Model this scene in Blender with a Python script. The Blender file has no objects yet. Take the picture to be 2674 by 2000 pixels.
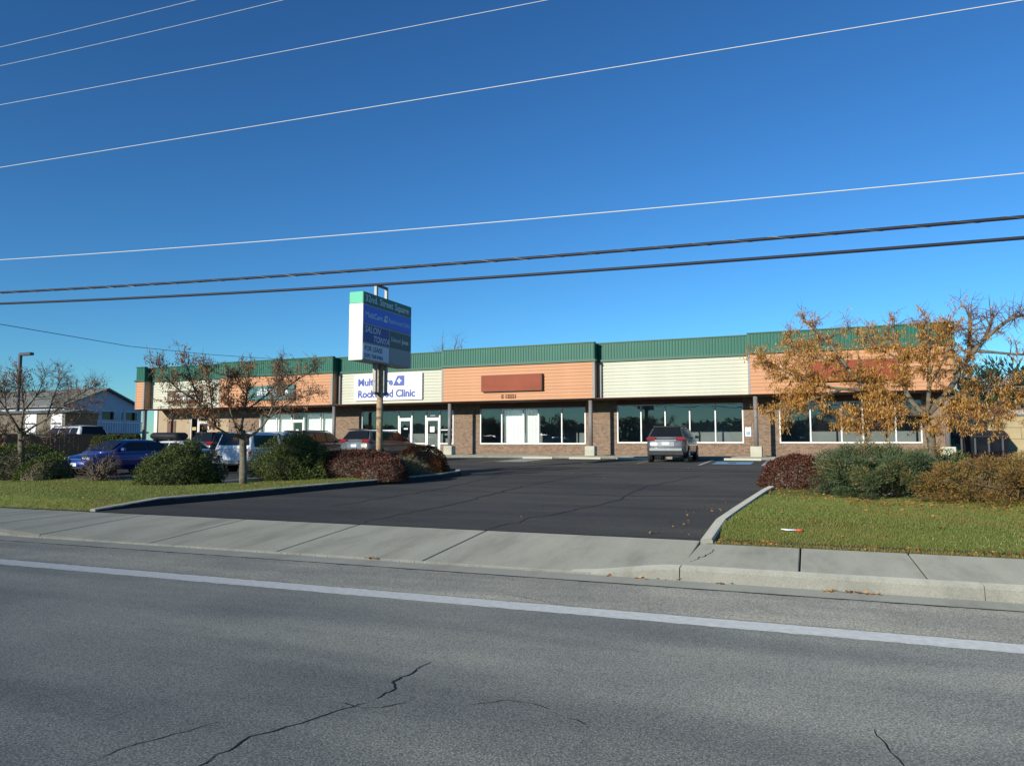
import bpy, math, random
import numpy as np
from mathutils import Vector, Matrix
R = math.radians
scene = bpy.context.scene
COL = scene.collection

# ------------------------------------------------------------------ camera
cam = bpy.data.cameras.new('camera'); cam.lens = 26.25; cam.sensor_width = 36.0
cam.clip_start = 0.05; cam.clip_end = 3000
camo = bpy.data.objects.new('camera', cam); COL.objects.link(camo)
camo.location = (0, 0, 1.6); camo.rotation_euler = (R(90 + 4.575), 0, R(21.5))
scene.camera = camo

# ------------------------------------------------------------------ sky, sun, exposure
SUN_EL, SUN_AZ = 15.5, 200.5
world = bpy.data.worlds.new('World'); scene.world = world; world.use_nodes = True
wn = world.node_tree
sky = wn.nodes.new('ShaderNodeTexSky'); sky.sky_type = 'NISHITA'; sky.sun_disc = False
sky.sun_elevation = R(SUN_EL); sky.sun_rotation = R(SUN_AZ)
sky.altitude = 0; sky.air_density = 1.0; sky.dust_density = 0.0; sky.ozone_density = 4.0
_wb = wn.nodes.new('ShaderNodeMix'); _wb.data_type = 'RGBA'; _wb.blend_type = 'MULTIPLY'; _wb.inputs[0].default_value = 1.0; _wb.inputs[7].default_value = (.55, .93, 1.10, 1)   # the camera's cool, contrasty rendering of clear sky
_gm = wn.nodes.new('ShaderNodeGamma'); _gm.inputs[1].default_value = 1.25; wn.links.new(sky.outputs[0], _gm.inputs[0])
wn.links.new(_gm.outputs[0], _wb.inputs[6]); wn.links.new(_wb.outputs[2], wn.nodes['Background'].inputs[0])
wn.nodes['Background'].inputs[1].default_value = 0.07
sl = bpy.data.lights.new('sun', 'SUN'); sl.energy = 4.2; sl.angle = R(0.53); sl.color = (1.0, 0.955, 0.83)
so = bpy.data.objects.new('sun', sl); COL.objects.link(so)
_el, _az = R(SUN_EL), R(SUN_AZ)
_tosun = Vector((math.sin(_az) * math.cos(_el), math.cos(_az) * math.cos(_el), math.sin(_el)))
so.rotation_euler = _tosun.to_track_quat('Z', 'Y').to_euler(); so.location = (-20, -30, 40)
scene.view_settings.view_transform = 'Standard'; scene.view_settings.look = 'None'
scene.view_settings.exposure = 0.35; scene.view_settings.gamma = 1.0
scene.view_settings.use_curve_mapping = False
scene.render.engine = 'CYCLES'
scene.cycles.max_bounces = 6; scene.cycles.transparent_max_bounces = 12

# ------------------------------------------------------------------ helpers
def srgb(h):
    h = h.lstrip('#'); v = [int(h[i:i + 2], 16) / 255 for i in (0, 2, 4)]
    return tuple(c / 12.92 if c <= .04045 else ((c + .055) / 1.055) ** 2.4 for c in v)

class MB:
    def __init__(s): s.v = []; s.f = []
    def add(s, vs, fs):
        o = len(s.v); s.v += [tuple(p) for p in vs]; s.f += [tuple(i + o for i in f) for f in fs]
    def quad(s, a, b, c, d): s.add([a, b, c, d], [(0, 1, 2, 3)])
    def box(s, x0, x1, y0, y1, z0, z1):
        s.add([(x0, y0, z0), (x1, y0, z0), (x1, y1, z0), (x0, y1, z0), (x0, y0, z1), (x1, y0, z1), (x1, y1, z1), (x0, y1, z1)],
              [(0, 3, 2, 1), (4, 5, 6, 7), (0, 1, 5, 4), (1, 2, 6, 5), (2, 3, 7, 6), (3, 0, 4, 7)])
    def bbox(s, x0, x1, y0, y1, z0, z1, b=.02):
        # box with chamfered edges
        xs = (x0, x0 + b, x1 - b, x1)
        rings = []
        for z, i in ((z0, b), (z0 + b, 0), (z1 - b, 0), (z1, b)):
            X0, X1, Y0, Y1 = x0 + i, x1 - i, y0 + i, y1 - i
            rings.append([(X0 + b, Y0, z), (X1 - b, Y0, z), (X1, Y0 + b, z), (X1, Y1 - b, z), (X1 - b, Y1, z), (X0 + b, Y1, z), (X0, Y1 - b, z), (X0, Y0 + b, z)])
        s.loft(rings, True)
    def loft(s, rings, caps=True):
        n = len(rings[0]); o = len(s.v)
        for r in rings: s.v += [tuple(p) for p in r]
        for i in range(len(rings) - 1):
            for j in range(n):
                a = o + i * n + j; b = o + i * n + (j + 1) % n
                s.f.append((a, b, b + n, a + n))
        if caps:
            s.f.append(tuple(o + j for j in range(n))[::-1]); s.f.append(tuple(o + (len(rings) - 1) * n + j for j in range(n)))
    def tube(s, pts, rad, n=6, caps=True):
        pts = [Vector(p) for p in pts]
        if not hasattr(rad, '__len__'): rad = [rad] * len(pts)
        rings = []; u = None
        for i, p in enumerate(pts):
            d = (pts[min(i + 1, len(pts) - 1)] - pts[max(i - 1, 0)])
            if d.length < 1e-9: d = Vector((0, 0, 1))
            d.normalize()
            if u is None: u = d.cross(Vector((0, 0, 1)) if abs(d.z) < .9 else Vector((1, 0, 0)))
            else: u = u - d * u.dot(d)
            if u.length < 1e-6: u = d.orthogonal()
            u.normalize(); w = d.cross(u)
            rings.append([p + (u * math.cos(2 * math.pi * k / n) + w * math.sin(2 * math.pi * k / n)) * rad[i] for k in range(n)])
        s.loft(rings, caps)
    def lathe(s, prof, axis='z', c=(0, 0, 0), n=20):
        rings = []
        for r, h in prof:
            ring = []
            for k in range(n):
                a = 2 * math.pi * k / n; x, y = r * math.cos(a), r * math.sin(a)
                ring.append((c[0] + x, c[1] + y, c[2] + h) if axis == 'z' else (c[0] + h, c[1] + x, c[2] + y))
            rings.append(ring)
        s.loft(rings, True)
    def build(s, name, m, parent=None, smooth=False):
        me = bpy.data.meshes.new(name); me.from_pydata(s.v, [], s.f); me.update()
        if smooth: me.polygons.foreach_set('use_smooth', [True] * len(me.polygons))
        if m is not None: me.materials.append(m)
        o = bpy.data.objects.new(name, me); COL.objects.link(o)
        if parent is not None: o.parent = parent
        return o

def tag(o, label=None, cat=None, group=None, kind=None):
    if label: o['label'] = label
    if cat: o['category'] = cat
    if group: o['group'] = group
    if kind: o['kind'] = kind
    return o
def empty(name, loc=(0, 0, 0), rz=0):
    o = bpy.data.objects.new(name, None); COL.objects.link(o); o.location = loc; o.rotation_euler = (0, 0, rz)
    o.empty_display_size = .2
    return o
def nodes(name):
    m = bpy.data.materials.new(name); m.use_nodes = True
    nt = m.node_tree; b = nt.nodes['Principled BSDF']
    return m, nt, b
def N(nt, t, **k):
    n = nt.nodes.new(t)
    for a, v in k.items():
        if a in n.inputs: n.inputs[a].default_value = v
        else: setattr(n, a, v)
    return n
def ramp(nt, stops, fac):
    r = nt.nodes.new('ShaderNodeValToRGB'); cr = r.color_ramp
    while len(cr.elements) > 1: cr.elements.remove(cr.elements[-1])
    for i, (p, c) in enumerate(stops):
        e = cr.elements[0] if i == 0 else cr.elements.new(p)
        e.position = p; e.color = (*c, 1)
    nt.links.new(fac, r.inputs[0]); return r
def shade(c, k): return tuple(min(1, x * k) for x in c)
def pm(name, c, rough=.75, var=.12, scale=3, bump=0, bscale=60, metal=0, detail=4, spec=.4, coat=0, dr=0):
    """surface colour with a cloudy variation and fine bump, in object space"""
    m, nt, b = nodes(name)
    tc = N(nt, 'ShaderNodeTexCoord'); n1 = N(nt, 'ShaderNodeTexNoise', Scale=scale, Detail=detail)
    nt.links.new(tc.outputs['Object'], n1.inputs['Vector'])
    r = ramp(nt, [(.3, shade(c, 1 - var)), (.7, shade(c, 1 + var))], n1.outputs['Fac'])
    nt.links.new(r.outputs[0], b.inputs['Base Color'])
    b.inputs['Roughness'].default_value = rough; b.inputs['Metallic'].default_value = metal
    b.inputs['Specular IOR Level'].default_value = spec; b.inputs['Coat Weight'].default_value = coat; b.inputs['Diffuse Roughness'].default_value = dr
    if bump:
        n2 = N(nt, 'ShaderNodeTexNoise', Scale=bscale, Detail=3.0); nt.links.new(tc.outputs['Object'], n2.inputs['Vector'])
        bp = N(nt, 'ShaderNodeBump', Strength=bump, Distance=.01); nt.links.new(n2.outputs['Fac'], bp.inputs['Height'])
        nt.links.new(bp.outputs[0], b.inputs['Normal'])
    return m
def glassmat(name, tint=(.88, .91, .91), base=.055, mul=1.05):
    m = bpy.data.materials.new(name); m.use_nodes = True; nt = m.node_tree; nt.nodes.clear()
    out = N(nt, 'ShaderNodeOutputMaterial'); tr = N(nt, 'ShaderNodeBsdfTransparent'); gl = N(nt, 'ShaderNodeBsdfGlossy', Roughness=.015)
    tr.inputs[0].default_value = (*tint, 1); gl.inputs[0].default_value = (.95, .93, .92, 1)
    fr = N(nt, 'ShaderNodeFresnel', IOR=1.5); ma = N(nt, 'ShaderNodeMath', operation='MULTIPLY_ADD')
    nt.links.new(fr.outputs[0], ma.inputs[0]); ma.inputs[1].default_value = mul; ma.inputs[2].default_value = base
    mx = N(nt, 'ShaderNodeMixShader'); nt.links.new(ma.outputs[0], mx.inputs[0]); nt.links.new(tr.outputs[0], mx.inputs[1]); nt.links.new(gl.outputs[0], mx.inputs[2])
    # large panes are never perfectly flat
    tc = N(nt, 'ShaderNodeTexCoord'); nz = N(nt, 'ShaderNodeTexNoise', Scale=.9, Detail=1.0); nt.links.new(tc.outputs['Object'], nz.inputs['Vector'])
    bp = N(nt, 'ShaderNodeBump', Strength=.25, Distance=.02); nt.links.new(nz.outputs['Fac'], bp.inputs['Height']); nt.links.new(bp.outputs[0], gl.inputs['Normal'])
    nt.links.new(mx.outputs[0], out.inputs[0]); return m
def leafmat(name, stops, trans=.25, rough=.6):
    """leaf colour drawn per leaf from its own tint attribute"""
    m, nt, b = nodes(name)
    at = N(nt, 'ShaderNodeAttribute', attribute_name='tint')
    r = ramp(nt, stops, at.outputs['Fac']); nt.links.new(r.outputs[0], b.inputs['Base Color'])
    b.inputs['Roughness'].default_value = rough; b.inputs['Specular IOR Level'].default_value = .25
    tl = N(nt, 'ShaderNodeBsdfTranslucent'); nt.links.new(r.outputs[0], tl.inputs[0])
    mx = N(nt, 'ShaderNodeMixShader'); mx.inputs[0].default_value = trans
    nt.links.new(b.outputs[0], mx.inputs[1]); nt.links.new(tl.outputs[0], mx.inputs[2])
    nt.links.new(mx.outputs[0], nt.nodes['Material Output'].inputs[0]); return m

def lot_z(x, y):
    z = .2 + max(0, y - 11) * .020
    z += .007 * min(0, x + 12) * min(1, max(0, (y - 11) / 8))
    return min(z, .74)

# ------------------------------------------------------------------ materials
def asphalt(name, c, contrast, fine, big, rough=.9):
    m, nt, b = nodes(name); tc = N(nt, 'ShaderNodeTexCoord')
    a = N(nt, 'ShaderNodeTexNoise', Scale=fine, Detail=3.0, Roughness=.75); g = N(nt, 'ShaderNodeTexNoise', Scale=big, Detail=5.0, Roughness=.6)
    v = N(nt, 'ShaderNodeTexVoronoi', Scale=fine * .75)
    st = N(nt, 'ShaderNodeMapping'); st.inputs['Scale'].default_value = (.12, 1, 1)
    for n in (a, g, v): nt.links.new(tc.outputs['Object'], n.inputs['Vector'])
    nt.links.new(tc.outputs['Object'], st.inputs[0])
    w = N(nt, 'ShaderNodeTexNoise', Scale=1.3, Detail=4.0); nt.links.new(st.outputs[0], w.inputs['Vector'])
    r1 = ramp(nt, [(.3, shade(c, 1 - contrast)), (.5, c), (.72, shade(c, 1 + contrast * 1.6))], a.outputs['Fac'])
    r2 = ramp(nt, [(.3, (.72, .74, .78)), (.7, (1.22, 1.2, 1.16))], g.outputs['Fac'])
    r3 = ramp(nt, [(.35, (.78, .79, .82)), (.65, (1.16, 1.15, 1.12))], w.outputs['Fac'])
    r4 = ramp(nt, [(.0, (1.25, 1.24, 1.2)), (.25, (1, 1, 1)), (.75, (.6, .6, .62))], v.outputs['Distance'])
    col = r1.outputs[0]
    for r in (r2, r3, r4):
        mm = N(nt, 'ShaderNodeMix', data_type='RGBA', blend_type='MULTIPLY'); mm.inputs[0].default_value = 1
        nt.links.new(col, mm.inputs[6]); nt.links.new(r.outputs[0], mm.inputs[7]); col = mm.outputs[2]
    nt.links.new(col, b.inputs['Base Color']); b.inputs['Roughness'].default_value = rough; b.inputs['Specular IOR Level'].default_value = .25; b.inputs['Diffuse Roughness'].default_value = 1.0
    bp = N(nt, 'ShaderNodeBump', Strength=.55, Distance=.006); nt.links.new(a.outputs['Fac'], bp.inputs['Height']); nt.links.new(bp.outputs[0], b.inputs['Normal'])
    return m
def concrete(name, c, stain=.2):
    m, nt, b = nodes(name); tc = N(nt, 'ShaderNodeTexCoord')
    a = N(nt, 'ShaderNodeTexNoise', Scale=1.7, Detail=6.0, Roughness=.65); f = N(nt, 'ShaderNodeTexNoise', Scale=70.0, Detail=3.0)
    mp = N(nt, 'ShaderNodeMapping'); mp.inputs['Scale'].default_value = (1, .25, 1); nt.links.new(tc.outputs['Object'], mp.inputs[0])
    nt.links.new(mp.outputs[0], a.inputs['Vector']); nt.links.new(tc.outputs['Object'], f.inputs['Vector'])
    r1 = ramp(nt, [(.28, shade(c, 1 - stain)), (.5, c), (.75, shade(c, 1 + stain * .6))], a.outputs['Fac'])
    r2 = ramp(nt, [(.35, (.86, .86, .86)), (.65, (1.1, 1.1, 1.1))], f.outputs['Fac'])
    mm = N(nt, 'ShaderNodeMix', data_type='RGBA', blend_type='MULTIPLY'); mm.inputs[0].default_value = 1
    nt.links.new(r1.outputs[0], mm.inputs[6]); nt.links.new(r2.outputs[0], mm.inputs[7])
    nt.links.new(mm.outputs[2], b.inputs['Base Color']); b.inputs['Roughness'].default_value = .9; b.inputs['Specular IOR Level'].default_value = .2; b.inputs['Diffuse Roughness'].default_value = 1.0
    bp = N(nt, 'ShaderNodeBump', Strength=.3, Distance=.004); nt.links.new(f.outputs['Fac'], bp.inputs['Height']); nt.links.new(bp.outputs[0], b.inputs['Normal'])
    return m
def brickmat():
    m, nt, b = nodes('brick'); tc = N(nt, 'ShaderNodeTexCoord'); sx = N(nt, 'ShaderNodeSeparateXYZ'); cx = N(nt, 'ShaderNodeCombineXYZ')
    nt.links.new(tc.outputs['Object'], sx.inputs[0])
    ad = N(nt, 'ShaderNodeMath', operation='ADD'); nt.links.new(sx.outputs[0], ad.inputs[0]); nt.links.new(sx.outputs[1], ad.inputs[1])
    nt.links.new(ad.outputs[0], cx.inputs[0]); nt.links.new(sx.outputs[2], cx.inputs[1])
    br = N(nt, 'ShaderNodeTexBrick', Scale=1.0); br.offset = .5
    br.inputs['Brick Width'].default_value = .22; br.inputs['Row Height'].default_value = .076; br.inputs['Mortar Size'].default_value = .008
    br.inputs['Color1'].default_value = (*srgb('#A88A72'), 1); br.inputs['Color2'].default_value = (*srgb('#80624F'), 1); br.inputs['Mortar'].default_value = (*srgb('#B5A48F'), 1)
    br.inputs['Bias'].default_value = -.2
    nt.links.new(cx.outputs[0], br.inputs['Vector'])
    n = N(nt, 'ShaderNodeTexNoise', Scale=5.0, Detail=5.0, Roughness=.8); nt.links.new(tc.outputs['Object'], n.inputs['Vector'])
    r = ramp(nt, [(.32, (.44, .45, .46)), (.68, (.80, .78, .76))], n.outputs['Fac'])
    mm = N(nt, 'ShaderNodeMix', data_type='RGBA', blend_type='MULTIPLY'); mm.inputs[0].default_value = 1
    nt.links.new(br.outputs['Color'], mm.inputs[6]); nt.links.new(r.outputs[0], mm.inputs[7]); nt.links.new(mm.outputs[2], b.inputs['Base Color'])
    bp = N(nt, 'ShaderNodeBump', Strength=.6, Distance=.008, invert=True); nt.links.new(br.outputs['Fac'], bp.inputs['Height']); nt.links.new(bp.outputs[0], b.inputs['Normal'])
    b.inputs['Roughness'].default_value = .9
    return m
def lawnmat():
    m, nt, b = nodes('lawn_soil'); tc = N(nt, 'ShaderNodeTexCoord')
    a = N(nt, 'ShaderNodeTexNoise', Scale=.9, Detail=6.0, Roughness=.7); f = N(nt, 'ShaderNodeTexNoise', Scale=45.0, Detail=3.0)
    for n in (a, f): nt.links.new(tc.outputs['Object'], n.inputs['Vector'])
    r1 = ramp(nt, [(.3, srgb('#847A48')), (.5, srgb('#7C8444')), (.7, srgb('#8E9250'))], a.outputs['Fac'])
    r2 = ramp(nt, [(.3, (.6, .6, .55)), (.7, (1.25, 1.25, 1.2))], f.outputs['Fac'])
    mm = N(nt, 'ShaderNodeMix', data_type='RGBA', blend_type='MULTIPLY'); mm.inputs[0].default_value = 1
    nt.links.new(r1.outputs[0], mm.inputs[6]); nt.links.new(r2.outputs[0], mm.inputs[7]); nt.links.new(mm.outputs[2], b.inputs['Base Color'])
    b.inputs['Roughness'].default_value = .95; b.inputs['Specular IOR Level'].default_value = .1
    return m
M = dict(
    road=asphalt('road_asphalt', (.190, .200, .185), .62, 85.0, .35),
    shoulder=asphalt('shoulder_asphalt', (.222, .224, .198), .6, 75.0, .5),
    lot=asphalt('lot_asphalt', (.046, .046, .044), .40, 60.0, .22),
    conc=concrete('sidewalk_concrete', (.226, .226, .192), .3), curb=concrete('curb_concrete', (.335, .33, .28), .3),
    gutter=concrete('gutter_concrete', (.19, .195, .175)), sealer_and_shade=pm('crack_sealer_and_shade', (.030, .028, .030), .8), seam=pm('tar_seam', (.012, .012, .013), .9),  # the crack colour also paints the shade on the left kerb face
    paint=pm('road_paint', (.315, .33, .34), .7, .12, 14, .12, 90, dr=1), ypaint=pm('yellow_paint', (.42, .33, .14), .8, .3, 8),
    wpaint=pm('white_paint', (.55, .55, .54), .8, .3, 8), bpaint=pm('blue_paint', (.20, .42, .58), .8, .25, 8),
    brick=brickmat(), cream=pm('cream_siding', (.515, .512, .405), .6, .06, .7, detail=7), orange=pm('orange_siding', (.525, .252, .122), .6, .06, .7, detail=7),
    green=pm('green_metal', (.013, .120, .080), .5, .08, .6, spec=.3), greend=pm('green_trim', (.008, .085, .052), .5, .05, 1),
    trim=pm('grey_trim', srgb('#8E8B88'), .6, .06, 2), soffit=pm('brown_soffit', srgb('#6E5446'), .8, .1, 1.5),
    tan=pm('tan_stucco', srgb('#A8957C'), .9, .08, 1.5, .2, 80), frame=pm('white_aluminium', srgb('#DADAD8'), .4, .04, 3, spec=.5),
    column=pm('grey_column', srgb('#7E7A78'), .5, .07, 2), block=concrete('column_block', (.60, .58, .47), .12),
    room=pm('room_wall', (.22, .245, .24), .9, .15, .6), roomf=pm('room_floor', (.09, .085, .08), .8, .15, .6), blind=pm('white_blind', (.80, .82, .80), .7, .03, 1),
    glass=glassmat('window_glass'), white=pm('sign_white', (.82, .82, .82), .5, .02, 1), ivory=pm('sign_ivory', (.80, .78, .70), .5, .04, 2),
    signblue=pm('sign_blue', srgb('#3068D8'), .45, .04, 1), letter=pm('letter_blue', srgb('#3C4FA0'), .5, .05, 2),
    navy=pm('sign_navy', srgb('#24388C'), .45, .04, 1), hdrgreen=pm('sign_green', srgb('#1C5A44'), .45, .04, 1), endgreen=pm('end_green', srgb('#37B08A'), .45, .04, 1),
    ejgreen=pm('sign_dark_green', srgb('#24534E'), .45, .04, 1), pgrey=pm('panel_grey', (.36, .36, .35), .6, .06, 1), lease=pm('panel_pale', (.74, .77, .84), .6, .05, 1),
    text=pm('letter_white', (.75, .76, .78), .5, .02, 2), textb=pm('letter_dark', (.035, .04, .09), .6, .05, 2), brown=pm('address_brown', srgb('#6A3A22'), .7, .05, 2),
    red=pm('sign_rust_red', (.25, .052, .022), .5, .12, .7, spec=.15), redbox=pm('sign_box_brown', srgb('#6B4A3C'), .6, .06, 2),
    sgreen=pm('salon_green', srgb('#3C6A66'), .5, .06, 2), sbrown=pm('board_brown', srgb('#6A6252'), .6, .08, 2),
    steel=pm('galvanised_steel', (.24, .235, .23), .5, .08, 4, metal=.3), rustpole=pm('weathered_pole', srgb('#A58C6C'), .85, .35, 9, .4, 60),
    dsteel=pm('dark_steel', (.06, .06, .07), .5, .1, 3), wire=pm('bare_wire', (.62, .62, .60), .5, .03, 2, metal=.0), cable=pm('black_cable', (.018, .017, .025), .6, .1, 2),
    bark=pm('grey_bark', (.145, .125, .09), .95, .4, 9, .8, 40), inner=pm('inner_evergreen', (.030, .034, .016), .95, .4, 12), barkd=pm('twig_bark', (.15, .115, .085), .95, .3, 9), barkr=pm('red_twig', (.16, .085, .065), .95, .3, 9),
    lawn=lawnmat(), fencew=pm('tan_block_wall', srgb('#AD9C78'), .9, .18, 1.2, .3, 30), black=pm('black_boards', (.008, .008, .008), .85, .3, 2),
    roofd=pm('dark_roof', (.07, .05, .04), .9, .2, 2), roofg=pm('grey_roof', (.20, .20, .17), .9, .15, 2), house=pm('pale_house', (.46, .50, .58), .8, .06, 1),
    hwhite=pm('house_white', (.80, .80, .80), .7, .04, 1), dirt=pm('open_ground', (.13, .125, .085), .95, .3, .12),
)

# ------------------------------------------------------------------ the ground
def sheet(name, m, x0, x1, y0, y1, zf, nx, ny, kind='structure', parent=None):
    mb = MB(); xs = np.linspace(x0, x1, nx + 1); ys = np.linspace(y0, y1, ny + 1)
    mb.v = [(x, y, zf(x, y)) for y in ys for x in xs]
    mb.f = [(j * (nx + 1) + i, j * (nx + 1) + i + 1, (j + 1) * (nx + 1) + i + 1, (j + 1) * (nx + 1) + i) for j in range(ny) for i in range(nx)]
    o = mb.build(name, m, parent, True)
    if kind: o['kind'] = kind
    return o
# wide ground: flat, dipped well below the lot
sheet('ground', M['dirt'], -1500, 1500, -1500, 1500, lambda x, y: -.12, 1, 1)
road = sheet('road', M['road'], -300, 300, -9, 8.47, lambda x, y: 0, 1, 1)
tag(road, 'grey worn asphalt road in the foreground')
lot = sheet('parking_lot', M['lot'], -90, 60, 11.15, 90, lot_z, 150, 100)
sh = sheet('road_shoulder', M['shoulder'], -300, 300, 7.19, 8.468, lambda x, y: .004, 1, 1, None, road)
gut = MB(); gut.box(-300, 300, 8.50, 8.90, -.06, .012); gut.build('gutter', M['gutter'])['kind'] = 'structure'

# painted edge line, worn at its rims
rng = np.random.default_rng(3)
ln = MB(); X = np.arange(-80, 60, .07)
ya = 6.845 + rng.normal(0, .006, len(X)); yb = 7.150 + rng.normal(0, .006, len(X))
ln.v = [(x, a, .004) for x, a in zip(X, ya)] + [(x, b, .004) for x, b in zip(X, yb)]
n = len(X); ln.f = [(i, i + 1, n + i + 1, n + i) for i in range(n - 1)]
ln.build('edge_line', M['paint'], road)
def ribbon(name, pts, w, parent, m, z=.003, jit=.02, seed=0, seg=.06, zf=None):
    r = random.Random(seed); P = []
    for a, b in zip(pts[:-1], pts[1:]):
        L = math.dist(a, b); k = max(1, int(L / seg))
        for i in range(k):
            t = i / k; P.append((a[0] + (b[0] - a[0]) * t + r.gauss(0, jit), a[1] + (b[1] - a[1]) * t + r.gauss(0, jit)))
    P.append(pts[-1]); mb = MB()
    for i, p in enumerate(P):
        q0, q1 = P[max(0, i - 1)], P[min(len(P) - 1, i + 1)]; dx, dy = q1[0] - q0[0], q1[1] - q0[1]; l = math.hypot(dx, dy) or 1
        ww = w * (.35 + .65 * r.random()) * (.3 + .7 * math.sin(math.pi * (i + .5) / len(P)) ** .5) / 2
        for sgn in (1, -1):
            x, y = p[0] - dy / l * ww * sgn, p[1] + dx / l * ww * sgn; mb.v.append((x, y, (zf(x, y) if zf else 0) + z))
    mb.f = [(2 * i, 2 * i + 2, 2 * i + 3, 2 * i + 1) for i in range(len(P) - 1)]
    return mb.build(name, m, parent)
ribbon('crack', [(-2.62, 4.99), (-2.61, 4.66), (-2.64, 4.50), (-2.55, 4.38), (-2.56, 4.18)], .019, road, M['seam'], jit=.010, seed=1, seg=.05)
ribbon('crack', [(-2.59, 4.10), (-2.65, 3.95), (-2.70, 3.78), (-2.76, 3.65), (-2.81, 3.51), (-2.87, 3.39), (-2.85, 3.2), (-2.88, 2.8)], .015, road, M['seam'], jit=.008, seed=2, seg=.05)
ribbon('crack', [(-3.19, 3.5), (-3.27, 3.33), (-3.37, 3.11), (-3.41, 2.8)], .009, road, M['seam'], jit=.010, seed=3, seg=.05)
ribbon('crack', [(.30, 4.76), (.31, 4.67), (.36, 4.45), (.42, 4.2)], .009, road, M['seam'], jit=.006, seed=4, seg=.05)
ribbon('crack', [(-2.70, 4.05), (-2.52, 4.02), (-2.42, 4.1), (-2.35, 4.18)], .012, road, M['seam'], jit=.010, seed=5, seg=.05)
ribbon('crack', [(-1.34, 4.31), (-1.28, 4.29), (-1.22, 4.24)], .010, road, M['seam'], jit=.006, seed=6, seg=.04)
ribbon('crack', [(-1.95, 4.30), (-1.80, 4.45), (-1.62, 4.46), (-1.5, 4.4)], .009, road, M['seam'], jit=.010, seed=9, seg=.05)
ribbon('crack', [(-3.10, 7.52), (-2.57, 7.28), (-2.24, 7.2)], .011, road, M['seam'], z=.007, jit=.010, seed=8, seg=.05)
ribbon('tar_seam', [(-60, 8.487), (40, 8.487)], .045, road, M['seam'], z=.009, jit=.004, seed=7, seg=.12)
# sealed cracks in the lot
for k, pts in enumerate([[(-4.9, 11.3), (-4.6, 13.2), (-4.3, 14.6), (-4.0, 16.5), (-4.2, 20), (-3.4, 26)], [(-7.3, 11.3), (-7.2, 15), (-7.5, 20), (-6.9, 27)],
                         [(-11, 17.5), (-8, 17.9), (-4, 17.7), (-1.3, 18.3)], [(-10.8, 24.5), (-6, 24.2), (-1, 25)], [(-10.5, 30), (-5, 29.6), (1, 30.4)], [(-9.5, 13.5), (-9.3, 18), (-9.9, 24)]]):
    ribbon('sealed_crack', pts, .07, lot, M['sealer_and_shade'], z=.004, jit=.05, seed=20 + k, seg=.3, zf=lot_z)

# sidewalk: every slab its own piece over a dark bed
bed = MB(); bed.box(-120, 90, 8.93, 11.14, -.1, .0); bedo = bed.build('sidewalk', M['seam']); tag(bedo, kind='structure')
def slab(x0, x1, y0, y1, zfun, name='slab', m=None, parent=None, th=.12, g=.009):
    mb = MB(); x0 += g; x1 -= g; b = .012
    top = [(x0 + b, y0 + b), (x1 - b, y0 + b), (x1 - b, y1 - b), (x0 + b, y1 - b)]; mid = [(x0, y0), (x1, y0), (x1, y1), (x0, y1)]
    mb.loft([[(x, y, zfun(x, y) - th) for x, y in mid], [(x, y, zfun(x, y) - b * .7) for x, y in mid], [(x, y, zfun(x, y)) for x, y in top]], True)
    return mb.build(name, m or M['conc'], parent or bedo)
def walk_z(x, y): return .155 + (y - 9.1) * .022
def apron_z(x, y):
    t = (y - 8.93) / 2.2; z = .028 + t * .172
    if x < -11.5: z = max(z, z + (walk_z(x, y) - z) * min(1, (-11.5 - x) / 2.0))
    return z
xs = [-1.44, -.12, 1.16] + [1.16 + 1.3 * k for k in range(1, 14)]
for a, b_ in zip(xs[:-1], xs[1:]): slab(a, b_, 9.11, 10.86, walk_z)
slab(19, 90, 9.11, 10.86, walk_z)
xs = [-13.6, -12.05, -9.65, -7.2, -4.82, -1.46]
for a, b_ in zip(xs[:-1], xs[1:]): slab(a, b_, 8.93, 11.13, apron_z)
xs = [-13.6 - 1.5 * k for k in range(14)]
for a, b_ in zip(xs[1:], xs[:-1]): slab(a, b_, 9.11, 11.13, walk_z)
slab(-120, xs[-1], 9.11, 11.13, walk_z)
# road kerb, dropping at the driveway
def kerb_piece(x0, x1, h0, h1, name='kerb_block'):
    mb = MB(); rings = []
    for i in range(9):
        t = i / 8; x = x0 + .006 + (x1 - x0 - .012) * t; s = t * t * (3 - 2 * t); h = h0 + (h1 - h0) * s
        rings.append([(x, 8.885, -.05), (x, 8.905, max(.014, h - .03)), (x, 8.935, h), (x, 9.10, h + .003), (x, 9.10, -.05)])
    mb.loft(rings, True); return mb.build(name, M['curb'], kerbo)
kb = MB(); kb.box(-120, 90, 8.90, 8.925, -.08, .010); kerbo = kb.build('kerb', M['gutter']); kerbo['kind'] = 'structure'
kerb_piece(-2.75, -1.42, .035, .158)
for k in range(5): kerb_piece(-1.42 + 3.05 * k, -1.42 + 3.05 * (k + 1), .158, .158)
kerb_piece(13.83, 90, .158, .158)
kerb_piece(-13.9, -12.6, .158, .035)
for k in range(5): kerb_piece(-13.9 - 3.05 * (k + 1), -13.9 - 3.05 * k, .158, .158)
kerb_piece(-120, -29.15, .158, .158)
# cracked end slab by the driveway joint, and grit along the gutter
ribbon('crack', [(-1.36, 9.35), (-1.30, 9.6), (-1.22, 9.95), (-1.20, 10.4)], .016, bedo, M['seam'], z=.003, jit=.010, seed=31, seg=.05, zf=walk_z)
lip = MB()
for i in range(420):
    x = -13 + i * .025; h = .02 + .006 * math.sin(x * 9)
    lip.box(x, x + .022, 8.895 + rng.random() * .01, 8.945 + rng.random() * .012, .010, .034)
lip.build('worn_lip', M['curb'], kerbo)

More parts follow.
